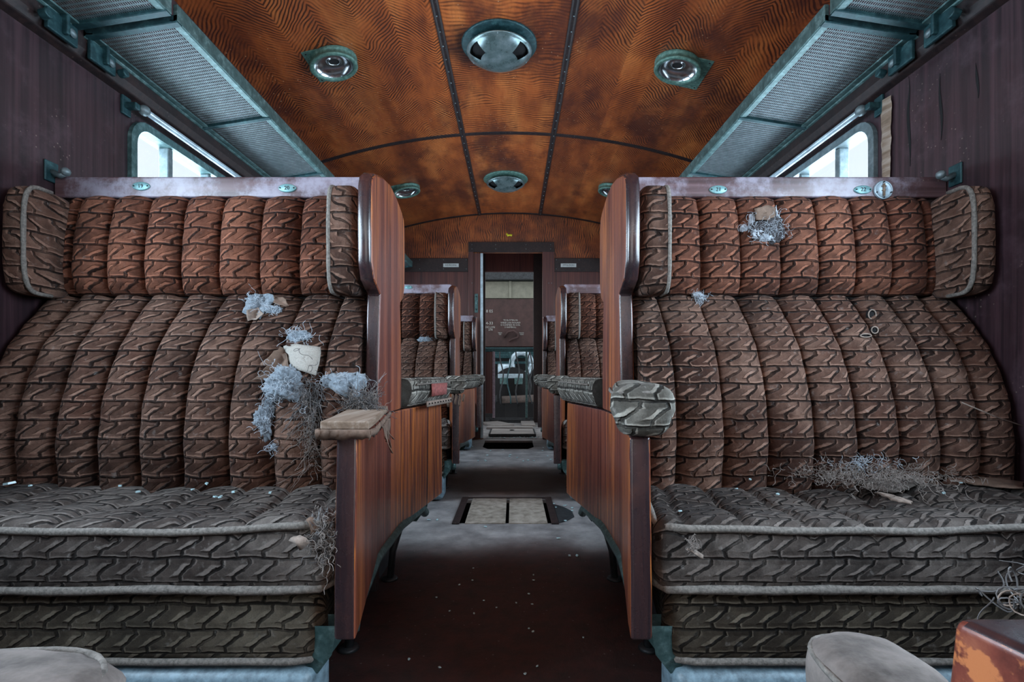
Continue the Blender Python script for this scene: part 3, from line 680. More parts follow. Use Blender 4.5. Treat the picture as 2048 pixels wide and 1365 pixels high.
def bench(sg,c,halves,labels,res=1.0,numbers=None,pads=(True,True),label='',close=False):
    e=empty('double_bench' if len(halves)==2 else 'bench',(sg*.8,c,0),label,'train bench','upholstered train benches')
    side='left' if sg<0 else 'right'
    for h in halves:
        T=lambda x,y,z,h=h:(sg*x,c-(-h)*(-y) if False else c+h*(-y) if False else (c - y*h if False else c+ (-y if h>0 else y)),z)
        # local y is negative toward the front of that half; h=-1 faces the camera
        T=lambda x,y,z,h=h:(sg*x, c+(y if h<0 else -y), z)
        hi = h<0
        rs=res*(1.0 if hi else .5)
        nch=len(CH)-1; per=max(5,int(16*rs))
        xs=[CH[0]-.03,CH[0]-.012]+[CH[0]+0]; xs=[]
        for a,cc in zip(CH[:-1],CH[1:]): xs+=[a+(cc-a)*(.5-.5*math.cos(PI*k/per)) for k in range(per)]
        xs.append(CH[-1])
        # lower back
        def make(name,zs,profile,x_lo,x_hi,mat,amp,par,topround):
            rows=[];uvs=[];L=0;prev=None
            for i,z in enumerate(zs):
                y=tab(z,profile)
                if prev: L+=math.hypot(z-prev[0],y-prev[1])
                prev=(z,y); row=[];uv=[]
                fade=min(1,i/2.0)*min(1,(len(zs)-1-i)/2.0) if topround else 1
                for x in xs:
                    if x<x_lo-1e-6 or x>x_hi+1e-6: continue
                    bl=bulge(x,amp,0)*(.55+.45*fade)
                    w=.004*nz((x*sg,z,c),9,3)+.0025*nz((x*sg,z,c),26,5)
                    edge=max(0,(x-(x_hi-.03))/.03); bl-=.02*edge*edge
                    xx=x+ (.006*math.sin(z*9+1) if not topround else 0)*(1 if x<x_hi-.001 else 0)
                    row.append(T(xx,-(y+bl+w+.0),z-(.012*abs(chan(x))**3 if i==len(zs)-1 else 0))); uv.append((sg*x,L))
                rows.append(row);uvs.append(uv)
            # close toward the back board
            lip=[T(x,-.021,zs[-1]-.004) for x in xs if x_lo-1e-6<=x<=x_hi+1e-6]; uvl=[(u,v+.03) for u,v in uvs[-1]]
            rows.append(lip);uvs.append(uvl)
            lip=[T(x,-.021,zs[0]) for x in xs if x_lo-1e-6<=x<=x_hi+1e-6]; rows.insert(0,lip); uvs.insert(0,[(u,v-.03) for u,v in uvs[0]])
            # side flanks
            b=MB(); b.quadgrid(rows,uvs)
            for col in (0,-1):
                r2=[[rw[col],(rw[col][0],c+(-.021 if h<0 else .021),rw[col][2])] for rw in rows]
                u2=[[(0.0+u[col][0],u[col][1]),(u[col][0]+.1,u[col][1])] for u in uvs]
                b.quadgrid(r2,u2)
            o=b.build(name,mat,par,fix=True); return o
        amp=(.046 if sg<0 else .034)
        nz_=max(14,int(46*rs)); nh=max(9,int(30*rs))
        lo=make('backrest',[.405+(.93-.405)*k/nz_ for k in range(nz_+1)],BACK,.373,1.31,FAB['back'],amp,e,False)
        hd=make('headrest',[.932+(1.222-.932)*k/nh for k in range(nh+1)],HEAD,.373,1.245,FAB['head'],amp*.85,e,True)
        # seat cushion
        def dq(X,yy,zz):
            top=max(0,min(1,(zz-.375)/.04))
            gx_=abs(((X-.36)/.122)%1.0-.5)*2  # 1 at seams
            gy=abs(yy+.40)/.075
            pf=(1-gx_**6)*.016-.010
            q2=-.012*math.exp(-gy*gy*2.5)
            sag=-.012*math.exp(-((X-.72)/.30)**2)*(1 if yy>-.58 else .8)
            d=top*(pf+q2+sag+.009*nz((X*sg,yy,c),7,2))
            front=max(0,min(1,(-.52-yy)/.03))
            dy=-front*(.010*math.sin(PI*max(0,min(1,(zz-.29)/.14)))+.004*nz((X*sg,zz,c),9,8))
            side=0
            return (dy,d)
        Tw=lambda x,y,z,T=T: T(x+(xin(y)-.256)*max(0,min(1,(.7-x)/.4)),y,z)
        sc_=seatbox(.303,1.300,-.560,-.235,.290,.428,.022,dq,FAB['seat'],'seat_cushion',e,Tw,sg_=sg,nx=int(110*rs),ns=int(14*max(.4,rs)))
        if hi or c<1:
            for zz,rr in ((.420,.0075),(.296,.0085)):
                def wv(x): return (.006 if zz>.4 else .004)*nz((x*sg,zz,c),6,1)+( -.012*math.exp(-((x-.72)/.30)**2) if zz>.4 else 0)
                path=[(.312,-.27,zz-.004),(.306,-.33,zz),(.305,-.45,zz+.002),(.310,-.525,zz+wv(.32)),(.330,-.556,zz+wv(.335))]+[(x,-.566 if zz>.4 else -.563,zz+wv(x)) for x in [.37+.92*k/60 for k in range(61)]]
                pipe([Tw(*p) for p in path],rr,sc_,seed=zz*100)
        def db(X,yy,zz): return (-.006*math.sin(PI*(zz-.15)/.135)+.003*nz((X*sg,zz,c),8,4),0)
        sb=seatbox(.325,1.300,-.548,-.06,.152,.283,.018,db,FAB['base'],'seat_base',e,Tw,sg_=sg,nx=int(70*rs),ns=int(10*max(.4,rs)),uvoff=.02)
        if hi:
            pipe([Tw(*p) for p in [(.345,-.30,.156),(.340,-.50,.156),(.350,-.545,.156)]+[(x,-.551,.155+.002*nz((x,0,c),9)) for x in [.38+.91*k/40 for k in range(41)]]],.007,sb)
        # wing cushions
        def pillow(name,x0,x1,y0,y1,z0,z1,pipe_x):
            cx_,cy_,cz_=(x0+x1)/2,(y0+y1)/2,(z0+z1)/2; a,b_,d=(x1-x0)/2,(y1-y0)/2,(z1-z0)/2
            rows=[];uvs=[];N=int(26*max(.6,rs));Mv=int(18*max(.6,rs))
            def se(w,m): return math.copysign(abs(w)**m,w)
            for i in range(Mv+1):
                ph=-PI/2+PI*i/Mv; row=[];uv=[]
                for j in range(N+1):
                    th=2*PI*j/N
                    xx=se(math.cos(ph),.35)*se(math.cos(th),.55); yy=se(math.cos(ph),.35)*se(math.sin(th),.55); zz=se(math.sin(ph),.50)
                    w=1+.05*nz((xx*2,yy*2+c,zz*3),1.5,6)
                    row.append(T(cx_+a*xx*w,cy_+b_*yy*w,cz_+d*zz)); uv.append((th*.062,cz_+d*zz))
                rows.append(row[:-1]);uvs.append(uv)
            b=MB(); b.quadgrid(rows,uvs,close=True); o=b.build(name,FAB['pad'] if False else FAB['back'],e)
            if hi:
                # piping runs round the aisle facing corner
                k=pipe_x
                path=[]
                for q_ in range(25):
                    t=q_/24; ang=-PI/2+PI*t
                    path.append(T(cx_+k*a*.62+ (0.0),cy_-b_*(.93*abs(math.cos(ang))**.35)+.0,cz_+d*.985*se(math.sin(ang),.55)))
                pipe(path,.006,o)
            return o
        pillow('wing_cushion',.3705,.462,-.195,-.035,.922,1.212,1.1)
        pillow('wing_cushion',1.226,1.306,-.205,-.030,.918,1.208,-1.1)
        # armrest pad
        if pads[0 if hi else 1]:
            N=24; rows=[];uvs=[]
            ys=[-.618,-.617,-.613,-.605,-.592,-.575]+[-.575+(.575-.165)*k/10 for k in range(1,11)]
            scl=[.002,.45,.70,.86,.96,1.0]+[1.0]*10
            for y,s_ in zip(ys,scl):
                cx_=xin(min(-.141,y))+.022; row=[];uv=[]
                wdt=.060-.012*(y+.6)/.45; 
                for j in range(N+1):
                    th=2*PI*j/N; cs,sn=math.cos(th),math.sin(th)
                    X=cx_+s_*wdt*math.copysign(abs(cs)**.6,cs)*(1 if sn>-.2 else .86); Z=.640+s_*.050*math.copysign(abs(sn)**.62,sn)
                    Z=max(Z,.592)
                    row.append(T(X,y,Z)); uv.append((y+.003,th*.058+.012))
                rows.append(row[:-1]);uvs.append(uv)
            b=MB(); b.quadgrid(rows[5:],uvs[5:],close=True)
            cap=[[(sg*(p[0]*sg),p[2]) for p in r]+[(r[0][0],r[0][2])] for r in rows[:6]]
            b.quadgrid(rows[:6],cap,close=True)
            cy2=sum(p[2] for p in rows[-1])/N; cx2=sum(p[0] for p in rows[-1])/N; yb2=rows[-1][0][1]
            b.quadgrid([rows[-1],[(cx2,yb2,cy2)]*N],close=True)
            ap=b.build('armrest_pad',FAB['pad'],e)
            path=[T(xin(-.2)-.030,-.20,.668),T(xin(-.4)-.034,-.40,.670),T(xin(-.57)-.032,-.57,.671),T(xin(-.57)-.022,-.603,.672),T(xin(-.57)+.022,-.612,.673),T(xin(-.57)+.062,-.603,.672),T(xin(-.57)+.078,-.56,.671)]
            pipe(path,.0035,ap)
    # end panel
    lo_h=-1 if -1 in halves else 0; hi_h=1 if 1 in halves else 0
    def yf(z): return tab(z,[(.20,.580),(.30,.580),(.40,.576),(.50,.570),(.60,.561)])
    nt,nzv=22,12
    def lay(off):
        rows=[]
        for i in range(nzv+1):
            row=[]
            for j in range(nt+1):
                z0=.210; z=z0+(.588-z0)*i/nzv
                ya=-yf(z) if lo_h else 0; yb=yf(z) if hi_h else 0
                y=ya+(yb-ya)*j/nt
                row.append((sg*(xin(y)+off),c+y,z))
            rows.append(row)
        return rows
    A=lay(0);B=lay(.040); b=MB(); b.quadgrid(A); b.quadgrid(B)
    for g in (0,-1):
        b.quadgrid([A[g],B[g]]); b.quadgrid([[r[g] for r in A],[r[g] for r in B]])
    two(b.build('end_panel',W_PANEL,e,bevel=.006,seg=3))
    # stile and wing board
    prof=[(-.098,.589),(-.102,.70),(-.094,.85),(-.088,.925),(-.135,.935),(-.180,.955),(-.200,1.00),(-.204,1.10),(-.200,1.195),(-.190,1.222),(-.165,1.238),(-.08,1.262),(0,1.272)]
    if lo_h and hi_h:
        prof=prof+[(-a,z) for a,z in reversed(prof[:-1])]
        prof=[(a*(1.32 if a<=0 and z<.93 else 1) if a<0 else a*(1.5 if z<.93 else 1.0),z) for a,z in prof]
    else:
        prof=prof+[(.0,.589)]
        if not lo_h: prof=[(-a,z) for a,z in prof]
    b=MB(); n=len(prof)
    for X in (.330,.368): b.face([(sg*X,c+a,z) for a,z in prof])
    b.quadgrid([[(sg*X,c+a,z) for a,z in prof] for X in (.330,.368)],close=True)
    two(b.build('wing_board',W_PANEL,e,bevel=.006,seg=3))
    if lo_h:
        rows=[]
        for a,z in prof[4:12]: rows.append([(sg*.334,c+a-.001,z),(sg*.338,c+a-.006,z+(.003 if z>1.2 else 0)),(sg*.360,c+a-.006,z+(.003 if z>1.2 else 0)),(sg*.366,c+a-.001,z)])
        b=MB(); b.quadgrid(rows); b.build('wing_edge',W_EDGE,e)
    # rail, partition
    bx('top_rail',sg*.3685,sg*1.309,c-.034,c+.034,1.222,1.284,W_RAIL,e,.006,smooth=True)
    bx('partition_board',sg*.3685,sg*1.309,c-.020,c+.020,.06,1.221,W_DARK,e,.002)
    bx('plinth',sg*.42,sg*1.30,(c-.42) if lo_h else c+.021,(c+.42) if hi_h else c-.021,.001,.149,IRON,e,.004)
    # metal frame under the panel
    fr=MB(); y0=c-.47 if lo_h else c; y1=c+.47 if hi_h else c
    fr.tube([(sg*.305,y0+.02,.165),(sg*.31,y0+.06,.195),(sg*.335,c-.15 if lo_h else c,.206),(sg*.335,c+.15 if hi_h else c,.206),(sg*.31,y1-.06,.195),(sg*.305,y1-.02,.165)],.017,10)
    fo=fr.build('frame_tube',TEAL,e)
    for h in halves:
        yy=c+h*.30
        lg=MB(); yy=c+h*.22; lg.tube([(sg*.385,yy,.001),(sg*.375,yy,.10),(sg*.345,yy,.20)],.012,8); lg.lathe([(.0001,.008),(.024,.008),(.028,.001),(.0001,.001)],(sg*.385,yy,0),16); lg.build('leg',IRON,e)
        br=MB(); br.quadgrid([[(sg*.302,c+h*.548,.222),(sg*.312,c+h*.545,.165),(sg*.345,c+h*.53,.120)],[(sg*.345,c+h*.548,.222),(sg*.350,c+h*.545,.160),(sg*.38,c+h*.53,.120)],[(sg*.345,c+h*.50,.222),(sg*.350,c+h*.49,.160),(sg*.38,c+h*.49,.120)],[(sg*.302,c+h*.50,.222),(sg*.312,c+h*.49,.165),(sg*.345,c+h*.49,.120)]],close=False); br.build('foot_bracket',TEAL,e)
        bx('heater_cover',sg*.345,sg*1.2,c+h*.44,c+h*.565,.004,.142,PAINTB,e,.03,smooth=True,label='pale blue painted heater cover') if h<0 else None
    if numbers:
        for k,(px,py,s_) in enumerate(numbers):
            y=c-.0345; p=P(px,py,y); N=24
            b=MB(); pr=[(1.0,0),(.97,-.003),(.86,-.004),(.0001,-.004)]
            b.quadgrid([[(p.x+.0262*f*math.cos(2*PI*j/N),y+d,p.z+.0125*f*math.sin(2*PI*j/N)) for j in range(N)] for f,d in pr],close=True)
            o=b.build('number_plate',ENAMEL,e,label='oval plate numbered '+s_)
            text(s_,(p.x,y-.0044,p.z-.0005),.016,INK,o)
            m=MB()
            for dx in (-.020,.020): m.tube([(p.x+dx,y-.003,p.z),(p.x+dx,y-.0055,p.z)],.0022,8)
            m.build('screw',IRON,o)
    return e
def ppx(px,py,y,c=None): return P(px,py,y)
BL=bench(-1,1.53,(-1,1),None,1.0,[(283,373,'19'),(575,377,'20')],pads=(False,True),label='near left double bench with big torn holes and no armrest pad')
BR=bench(1,1.53,(-1,1),None,1.0,[(1436,380,'21'),(1725,380,'22')],label='near right double bench with full rounded armrest pad and round badge')
FL=bench(-1,3.36,(-1,1),None,.55,[(817,575,'17')],label='second left bench down the aisle with a small tear in the backrest')
FR=bench(1,3.36,(-1,1),None,.55,None,label='second right bench down the aisle, behind the near right bench')
bench(-1,5.19,(-1,),None,.4,None,label='last left bench against the far bulkhead left of the doorway')
bench(1,5.19,(-1,),None,.4,None,label='last right bench against the far bulkhead right of the doorway')
# round badge on the right rail
y=1.53-.0345; p=P(1765,381,y); N=32
b=MB(); b.quadgrid([[(p.x+.027*f*math.cos(2*PI*j/N),y+d,p.z+.027*f*math.sin(2*PI*j/N)) for j in range(N)] for f,d in [(1.0,0),(1.0,-.004),(.93,-.007),(.86,-.005),(.80,-.004),(.4,-.0045),(.0001,-.005)]],close=True)
o=b.build('round_badge',STEEL,BR,label='round pale metal badge with raised bar')
m=MB(); m.box(p.x-.0022,p.x+.0022,y-.009,y-.005,p.z-.018,p.z+.018); m.box(p.x-.006,p.x+.006,y-.0085,y-.005,p.z+.009,p.z+.012); m.box(p.x-.005,p.x+.005,y-.0085,y-.005,p.z-.003,p.z); m.build('emblem',W_BARE,o)
m=MB()
for a in (90,200,-20,270): m.tube([(p.x+.0225*math.cos(math.radians(a)),y-.004,p.z+.0225*math.sin(math.radians(a))),(p.x+.0225*math.cos(math.radians(a)),y-.0085,p.z+.0225*math.sin(math.radians(a)))],.0022,8)
m.build('screw',IRON,o)
# ------------------------------------------------------------------ tears and stuffing on the near benches
def onback(px,py,c=1.53):
    sg=-1 if px<VX else 1; D=1.35
    for _ in range(30):
        q_=P(px,py,D); D=.5*D+.5*(c-surf(sg,abs(q_.x),q_.z))
    return P(px,py,D)
def backpt(sg,x,z,off,c=1.53): return Vector((sg*x,c-surf(sg,x,z)-off,z))
def sheet(name,poly,mat,parent,off=.004,n=0,cup=0.0,label=None,c=1.53,jag=.004,sub=4,thick=.0012,curl=0):
    P3=[]
    m=len(poly); pts=[]
    for i in range(m):
        a=Vector(poly[i]);b_=Vector(poly[(i+1)%m]); L=(b_-a).length; k=max(1,int(L/7))
        for j in range(k): pts.append(a+(b_-a)*(j/k)+Vector((random.uniform(-1,1),random.uniform(-1,1)))*jag*500)
    cx_=sum(p[0] for p in pts)/len(pts);cy_=sum(p[1] for p in pts)/len(pts)
    rows=[]
    for f in [1-.999*k/sub for k in range(sub+1)]:
        row=[]
        for p in pts:
            q_=onback(cx_+(p[0]-cx_)*f,cy_+(p[1]-cy_)*f,c); q_=q_+(Vector((CX,0,CZ))-q_).normalized()*(off+cup*(1-f*f)+curl*f*f+.002*nz(q_,60,2)); row.append(q_)
        rows.append(row)
    b=MB(); b.quadgrid(rows,close=True); o=b.build(name,mat,parent,label=label,fix=True)
    md=o.modifiers.new('s','SOLIDIFY'); md.thickness=thick; return o
def strands(n,cen,size,r,length,curl,mat,parent,name,label=None,droop=0,seed=1,k=12,kind='stuff',surfc=None):
    rnd=random.Random(seed); b=MB()
    for i in range(n):
        p=Vector(cen)+Vector((rnd.gauss(0,size[0]),rnd.gauss(0,size[1]),rnd.gauss(0,size[2]))); pts=[p]
        d=Vector((rnd.uniform(-1,1),rnd.uniform(-1,1)*.6,rnd.uniform(-1,1))).normalized(); ax=Vector((rnd.uniform(-1,1),rnd.uniform(-1,1),rnd.uniform(-1,1))).normalized()
        st=length/k
        for j in range(k):
            d=Matrix.Rotation(curl*rnd.uniform(.5,1.5),3,ax)@d; d.z-=droop; d.normalize(); p=p+d*st; pts.append(p)
        b.tube(pts,r,3,cap=False)
    return b.build(name,mat,parent,label=label,kind=kind)
def clump(px,py,wpx,hpx,parent,mat=WOOL,name='wadding',seed=1,label='grey blue wadding bulging out',depth=.022,c=1.53,fib=60,D=None,lump=.30):
    p=onback(px,py,c) if D is None else P(px,py,D); s_=F/p.y
    rx,rz=wpx/2/s_,hpx/2/s_
    bm=bmesh.new(); bmesh.ops.create_icosphere(bm,subdivisions=5,radius=1)
    for v in bm.verts:
        n_=v.co.copy()
        w=1+lump*nz(n_,1.6,seed)+lump*.75*nz(n_,4.5,seed+3)+lump*.5*abs(nz(n_,10,seed+5))+lump*.25*nz(n_,22,seed+7)
        v.co=Vector((p.x+n_.x*rx*w,p.y+n_.y*depth*w,p.z+n_.z*rz*w))
    b=MB(); b.v=[tuple(v.co) for v in bm.verts]; b.f=[tuple(v.index for v in f.verts) for f in bm.faces]; b.uv=[None]*len(b.f); bm.free()
    o=b.build(name,mat,parent,label=label)
    if fib: strands(fib,p-Vector((0,depth*.7,0)),(rx*.55,depth*.25,rz*.55),.0005,.04,.7,WOOLS,o,'fibre',seed=seed,k=8)
    return o
sheet('torn_flap',[(497,592),(545,588),(560,600),(538,612),(520,640),(500,636),(485,625)],WOOL,BL,off=.006,cup=.012,label='grey wadding showing through a rip')
clump(512,607,46,34,BL,seed=11,depth=.012); clump(545,620,34,16,BL,seed=12,depth=.010,fib=30)
sheet('torn_flap',[(492,622),(518,615),(527,628),(512,640),(494,641)],TAPE,BL,off=.020,curl=.004,label='small folded down beige flap')
sheet('torn_flap',[(548,590),(572,598),(580,614),(566,612),(548,606)],LEATH,BL,off=.010,curl=.008,label='lifted brown flap')
clump(600,675,44,26,BL,seed=13,depth=.012)
sheet('linen_patch',[(566,692),(585,688),(640,694),(642,706),(633,752),(618,748),(585,735),(570,712)],CLOTH,BL,off=.012,cup=.004,label='bare pale linen backing under the rip',jag=.002)
sheet('torn_flap',[(560,694),(572,702),(578,735),(560,752),(530,760),(502,762),(522,745),(548,722),(520,732),(522,726)],LEATH,BL,off=.014,curl=.006,label='brown triangular flap folded back')
clump(572,771,70,72,BL,seed=14,depth=.034,fib=90,lump=.42)
sheet('wadding',[(640,756),(668,750),(715,745),(732,748),(727,778),(715,785),(735,795),(700,800),(672,786)],WOOL,BL,off=.010,cup=.012,label='strip of torn grey wadding')
clump(690,765,84,34,BL,seed=15,depth=.014,fib=50)
clump(525,845,26,54,BL,seed=16,depth=.010,fib=40,lump=.8); clump(540,815,16,40,BL,seed=17,depth=.008,fib=30,lump=.8)
clump(550,895,16,14,BL,seed=18,depth=.006,fib=20)
p=onback(626,800)
o=strands(150,p+Vector((0,-.012,0)),(.010,.006,.034),.0007,.10,.55,HAIR,BL,'horsehair','grey black horsehair hanging down the backrest',droop=.16,seed=3,k=26)
p=onback(622,870)
strands(150,p+Vector((0,-.010,0)),(.008,.005,.040),.0005,.075,.65,HAIRL,BL,'horsehair','paler curled horsehair strands',droop=.12,seed=4,k=20)
p=P(727,808,1.25)
strands(170,p,(.018,.012,.009),.0007,.075,.95,HAIR,BL,'horsehair','nest of curled black horsehair above the armrest',seed=5,k=24)
strands(110,p,(.020,.012,.010),.0005,.06,.95,HAIRL,BL,'horsehair',seed=6,k=22)
# torn corner of the left seat cushion
clump(648,1075,46,90,BL,seed=91,depth=.02,D=.985,mat=HAIR,name='horsehair_mat',label='dark matted horsehair in the torn cushion corner',fib=0,lump=.6)
p=P(655,1085,.975)
strands(240,p,(.009,.010,.020),.0006,.06,.7,HAIRL,BL,'horsehair','pale horsehair bursting from the seat cushion corner',seed=8,k=20)
strands(140,P(650,1075,.985),(.008,.010,.020),.0007,.055,.6,HAIR,BL,'horsehair',seed=9,k=18)
def flap3(pts,mat,parent,name='torn_flap',label=None,thick=.0015,w=.006):
    b=MB(); rows=[]
    for i,(p,q_) in enumerate(pts): 
        p=Vector(p);q_=Vector(q_); rows.append([p.lerp(q_,t)+Vector((0,-.003*math.sin(PI*t),.003*math.sin(i*2+t*5))) for t in [k/4 for k in range(5)]])
    b.quadgrid(rows); o=b.build(name,mat,parent,label=label,fix=True); m=o.modifiers.new('s','SOLIDIFY'); m.thickness=thick; return o
flap3([(P(612,1040,.965),P(640,1030,1.0)),(P(618,1050,.955),P(650,1045,.985)),(P(622,1062,.957),P(655,1060,.98)),(P(618,1075,.965),P(648,1082,.975))],LEATH,BL,label='torn cloth edge at the cushion corner')
flap3([(P(578,1082,.948),P(600,1068,.952)),(P(592,1090,.940),P(612,1078,.945)),(P(600,1098,.948),P(622,1088,.952))],TAPE,BL,label='curled edge of a small rip')
# bare left armrest
def world_panel(sg,c,y,off,z): return (sg*(xin(y)+off),c+y,z)
c=1.53; rows=[]
b=MB(); A=[];B_=[]
for y in (-.590,-.50,-.38,-.26,-.16):
    A.append([world_panel(-1,c,y,-.028,.604),world_panel(-1,c,y,.062,.604)]); B_.append([world_panel(-1,c,y,-.028,.620),world_panel(-1,c,y,.062,.620)])
b.quadgrid(A);b.quadgrid(B_)
for g in (0,1): b.quadgrid([[r[g] for r in A],[r[g] for r in B_]])
b.quadgrid([A[0],B_[0]]); b.quadgrid([A[-1],B_[-1]])
b.build('armrest_board',W_BARE,BL,bevel=.003,label='bare armrest board without its pad')
b=MB(); ys=[-.600+(.44)*k/40 for k in range(41)]
for off,zt,zb in ((-.034,.606,.594),):
    b.quadgrid([[world_panel(-1,c,y,off,zt),world_panel(-1,c,y,off-.003+.002*math.sin(y*90),(zt+zb)/2),world_panel(-1,c,y,off+.002,zb-.006*abs(math.sin(y*70))-.004*random.random())] for y in ys])
    b.quadgrid([[(-(xin(-.57)+off+ (.100)*k/12),c-.602+.002*math.sin(k*2),.606),(-(xin(-.57)+off+ (.100)*k/12),c-.602+.003*math.sin(k*3),.598),(-(xin(-.57)+off+ (.100)*k/12),c-.597,.591-.005*random.random())] for k in range(13)])
    b.quadgrid([[world_panel(-1,c,y,.067,.606),world_panel(-1,c,y,.066,.588-.004*random.random())] for y in ys])
o=b.build('leather_skirt',LEATH,BL,label='torn leather skirt under the armrest board'); m=o.modifiers.new('s','SOLIDIFY'); m.thickness=.002
b=MB()
for k in range(6):
    y=-.44+.034*k; L=.03+.035*abs(math.sin(k*1.7)); x0=-(xin(y)-.036)
    b.quadgrid([[(x0+.002*t+.012*(t/6)**2*math.sin(k),c+y-.007+.004*math.sin(k+t),.596-L*t/6),(x0+.004+.012*(t/6)**2*math.sin(k),c+y+.008+.004*math.sin(k+t),.596-L*t/6)] for t in range(7)])
o=b.build('leather_strip',LEATH,BL,label='ragged hanging leather strips'); m=o.modifiers.new('s','SOLIDIFY'); m.thickness=.0015
# red tag and perforated strip on the left pad that faces away
py0=1.53+.575
def fp(y,off,z,cc=1.53): return (-(xin(y)+off),cc+y,z)
b=MB(); b.quadgrid([[fp(y,-.0365-.002*math.sin(i*2),.668),fp(y,-.0375,.640),fp(y,-.0365,.622)] for i,y in enumerate([.33,.37,.42,.47,.51])])
o=b.build('paper_tag',REDT,BL,label='worn red tag on the rear armrest pad'); m=o.modifiers.new('s','SOLIDIFY'); m.thickness=.0015
b=MB(); b.quadgrid([[fp(y,-.034,.606),fp(y,-.035,.586)] for y in [.28+.30*k/10 for k in range(11)]])
o=b.build('tack_strip',TAPE,BL,label='tan strip with tack holes'); m=o.modifiers.new('s','SOLIDIFY'); m.thickness=.003
b=MB()
for k in range(9):
    x,y,z=fp(.30+.26*k/8,-.0385,.597); b.tube([(x-.001,y,z),(x+.003,y,z)],.0028,6)
b.build('tack_hole',BLACK,o)
# right bench tears
clump(1535,462,66,48,BR,seed=21,depth=.010,mat=plain('black_charred_stuffing',(.045,.042,.045),rough=1,scale=120,var=.7,bump=1),label='dark hollow of stuffing behind the fluff',fib=0)
for i,(x,y_,w,h) in enumerate(((1504,452,12,34),(1516,468,22,18),(1530,476,26,12),(1553,446,10,36),(1560,470,14,24),(1545,462,18,14),(1488,458,12,12))):
    clump(x,y_,w,h,BR,seed=30+i,depth=.007,mat=WOOLS,label='pale cobweb like fluff',fib=12,lump=.7,name='fluff')
p=onback(1532,462); strands(70,p-Vector((0,.016,0)),(.022,.005,.014),.0004,.03,.5,WOOLS,BR,'fibre','pale loose fibres in the hole',seed=23)
sheet('torn_flap',[(1508,418),(1535,410),(1552,418),(1550,436),(1536,440),(1512,442)],LEATH,BR,off=.014,curl=.006,label='brown flap over the hole')
clump(1403,597,22,22,BR,seed=41,depth=.010,mat=WOOLS,label='pale fluff tuft',fib=40,name='fluff',lump=.6); clump(1393,590,20,8,BR,seed=42,depth=.006,mat=WOOLS,fib=20,name='fluff',lump=.6,label='pale fluff tuft')
for i,(x,y_,w,h) in enumerate(((1741,630,16,20),(1746,661,14,14),(1728,672,22,7))):
    clump(x,y_,w,h,BR,seed=50+i,depth=.006,mat=BLACK,name='burn_hole',label='small charred hole',fib=0,lump=.3)
    q_=onback(x,y_); b=MB(); b.tube([q_+Vector((w/2/760*math.cos(t),-.007,h/2/760*math.sin(t))) for t in [2*PI*k/14 for k in range(15)]],.0018,6); b.build('frayed_edge',TAPE,BR)
# ripped right seat cushion
p=Vector((.98,1.20,.445))
strands(420,P(1735,950,1.20),(.085,.06,.004),.0005,.06,.6,HAIRL,BR,'horsehair','pale horsehair spilling over the ripped seat cushion',seed=60,k=16)
strands(160,P(1720,925,1.27),(.04,.02,.006),.0005,.04,.6,WOOLS,BR,'fibre','blue white fibres on the ripped seat cushion',seed=61)
def seatpt(px,py,z=.440): 
    D=(CZ-z)*F/(py-VY); return P(px,py,D)
SEATC=plain('torn_seat_cloth',(.085,.070,.060),rough=.95,scale=35,var=.6,bump=.8)
def seatflap(poly,mat,lab,z=.442,lift=.02,th=.0025):
    b=MB(); cx_=sum(q[0] for q in poly)/len(poly);cy_=sum(q[1] for q in poly)/len(poly); pts=[]
    for i in range(len(poly)):
        a=Vector(poly[i]);b_=Vector(poly[(i+1)%len(poly)])
        for j in range(5): pts.append(a.lerp(b_,j/5)+Vector((random.uniform(-1.5,1.5),random.uniform(-.8,.8))))
    rows=[]
    for f in (1,.7,.4,.001):
        rows.append([seatpt(cx_+(q.x-cx_)*f,cy_+(q.y-cy_)*f,z)+Vector((0,0,lift*(1-f*f)+.003*nz((q.x,q.y,f),.08))) for q in pts])
    b.quadgrid(rows,close=True); o=b.build('torn_flap',mat,BR,label=lab); m=o.modifiers.new('s','SOLIDIFY'); m.thickness=th; return o
seatflap([(1612,925),(1690,922),(1725,935),(1690,955),(1640,950)],SEATC,'lifted torn flap of seat cloth',lift=.007)
seatflap([(1735,945),(1790,937),(1850,965),(1790,985),(1720,975)],SEATC,'lifted torn flap of seat cloth',lift=.005)
seatflap([(1830,935),(1960,950),(2046,965),(2046,978),(1950,968),(1860,955)],LEATH,'long brown rip edge',lift=.006)
seatflap([(1845,930),(1940,925),(2046,930),(2046,948),(1950,945)],SEATC,'torn cloth fold at the back of the seat',lift=.010)
seatflap([(1748,985),(1765,985),(1824,1003),(1822,1008),(1790,1002)],TAPE,'narrow pale torn strip',lift=.004)
strands(50,P(1388,1093,.945),(.005,.003,.005),.0005,.02,.6,HAIRL,BR,'horsehair','tuft in a small hole of the cushion front',seed=62)
flap3([(P(1372,1102,.945),P(1378,1098,.945)),(P(1390,1110,.942),P(1394,1104,.942)),(P(1404,1118,.945),P(1407,1112,.945))],TAPE,BR,label='pale cloth shred')
b=MB(); b.tube([onback(1915,805)-Vector((0,.012,0)),onback(1975,832)-Vector((0,.02,0)),onback(2044,856)-Vector((0,.02,0))],.0016,5); o=b.build('straw',TAPE); prop(o,'long thin straw stalk lying against the near right backrest','straw')
# second left bench small tear
clump(850,680,26,12,FL,seed=70,depth=.012,c=3.36,fib=20,label='pale wadding in the small tear')
b=MB()
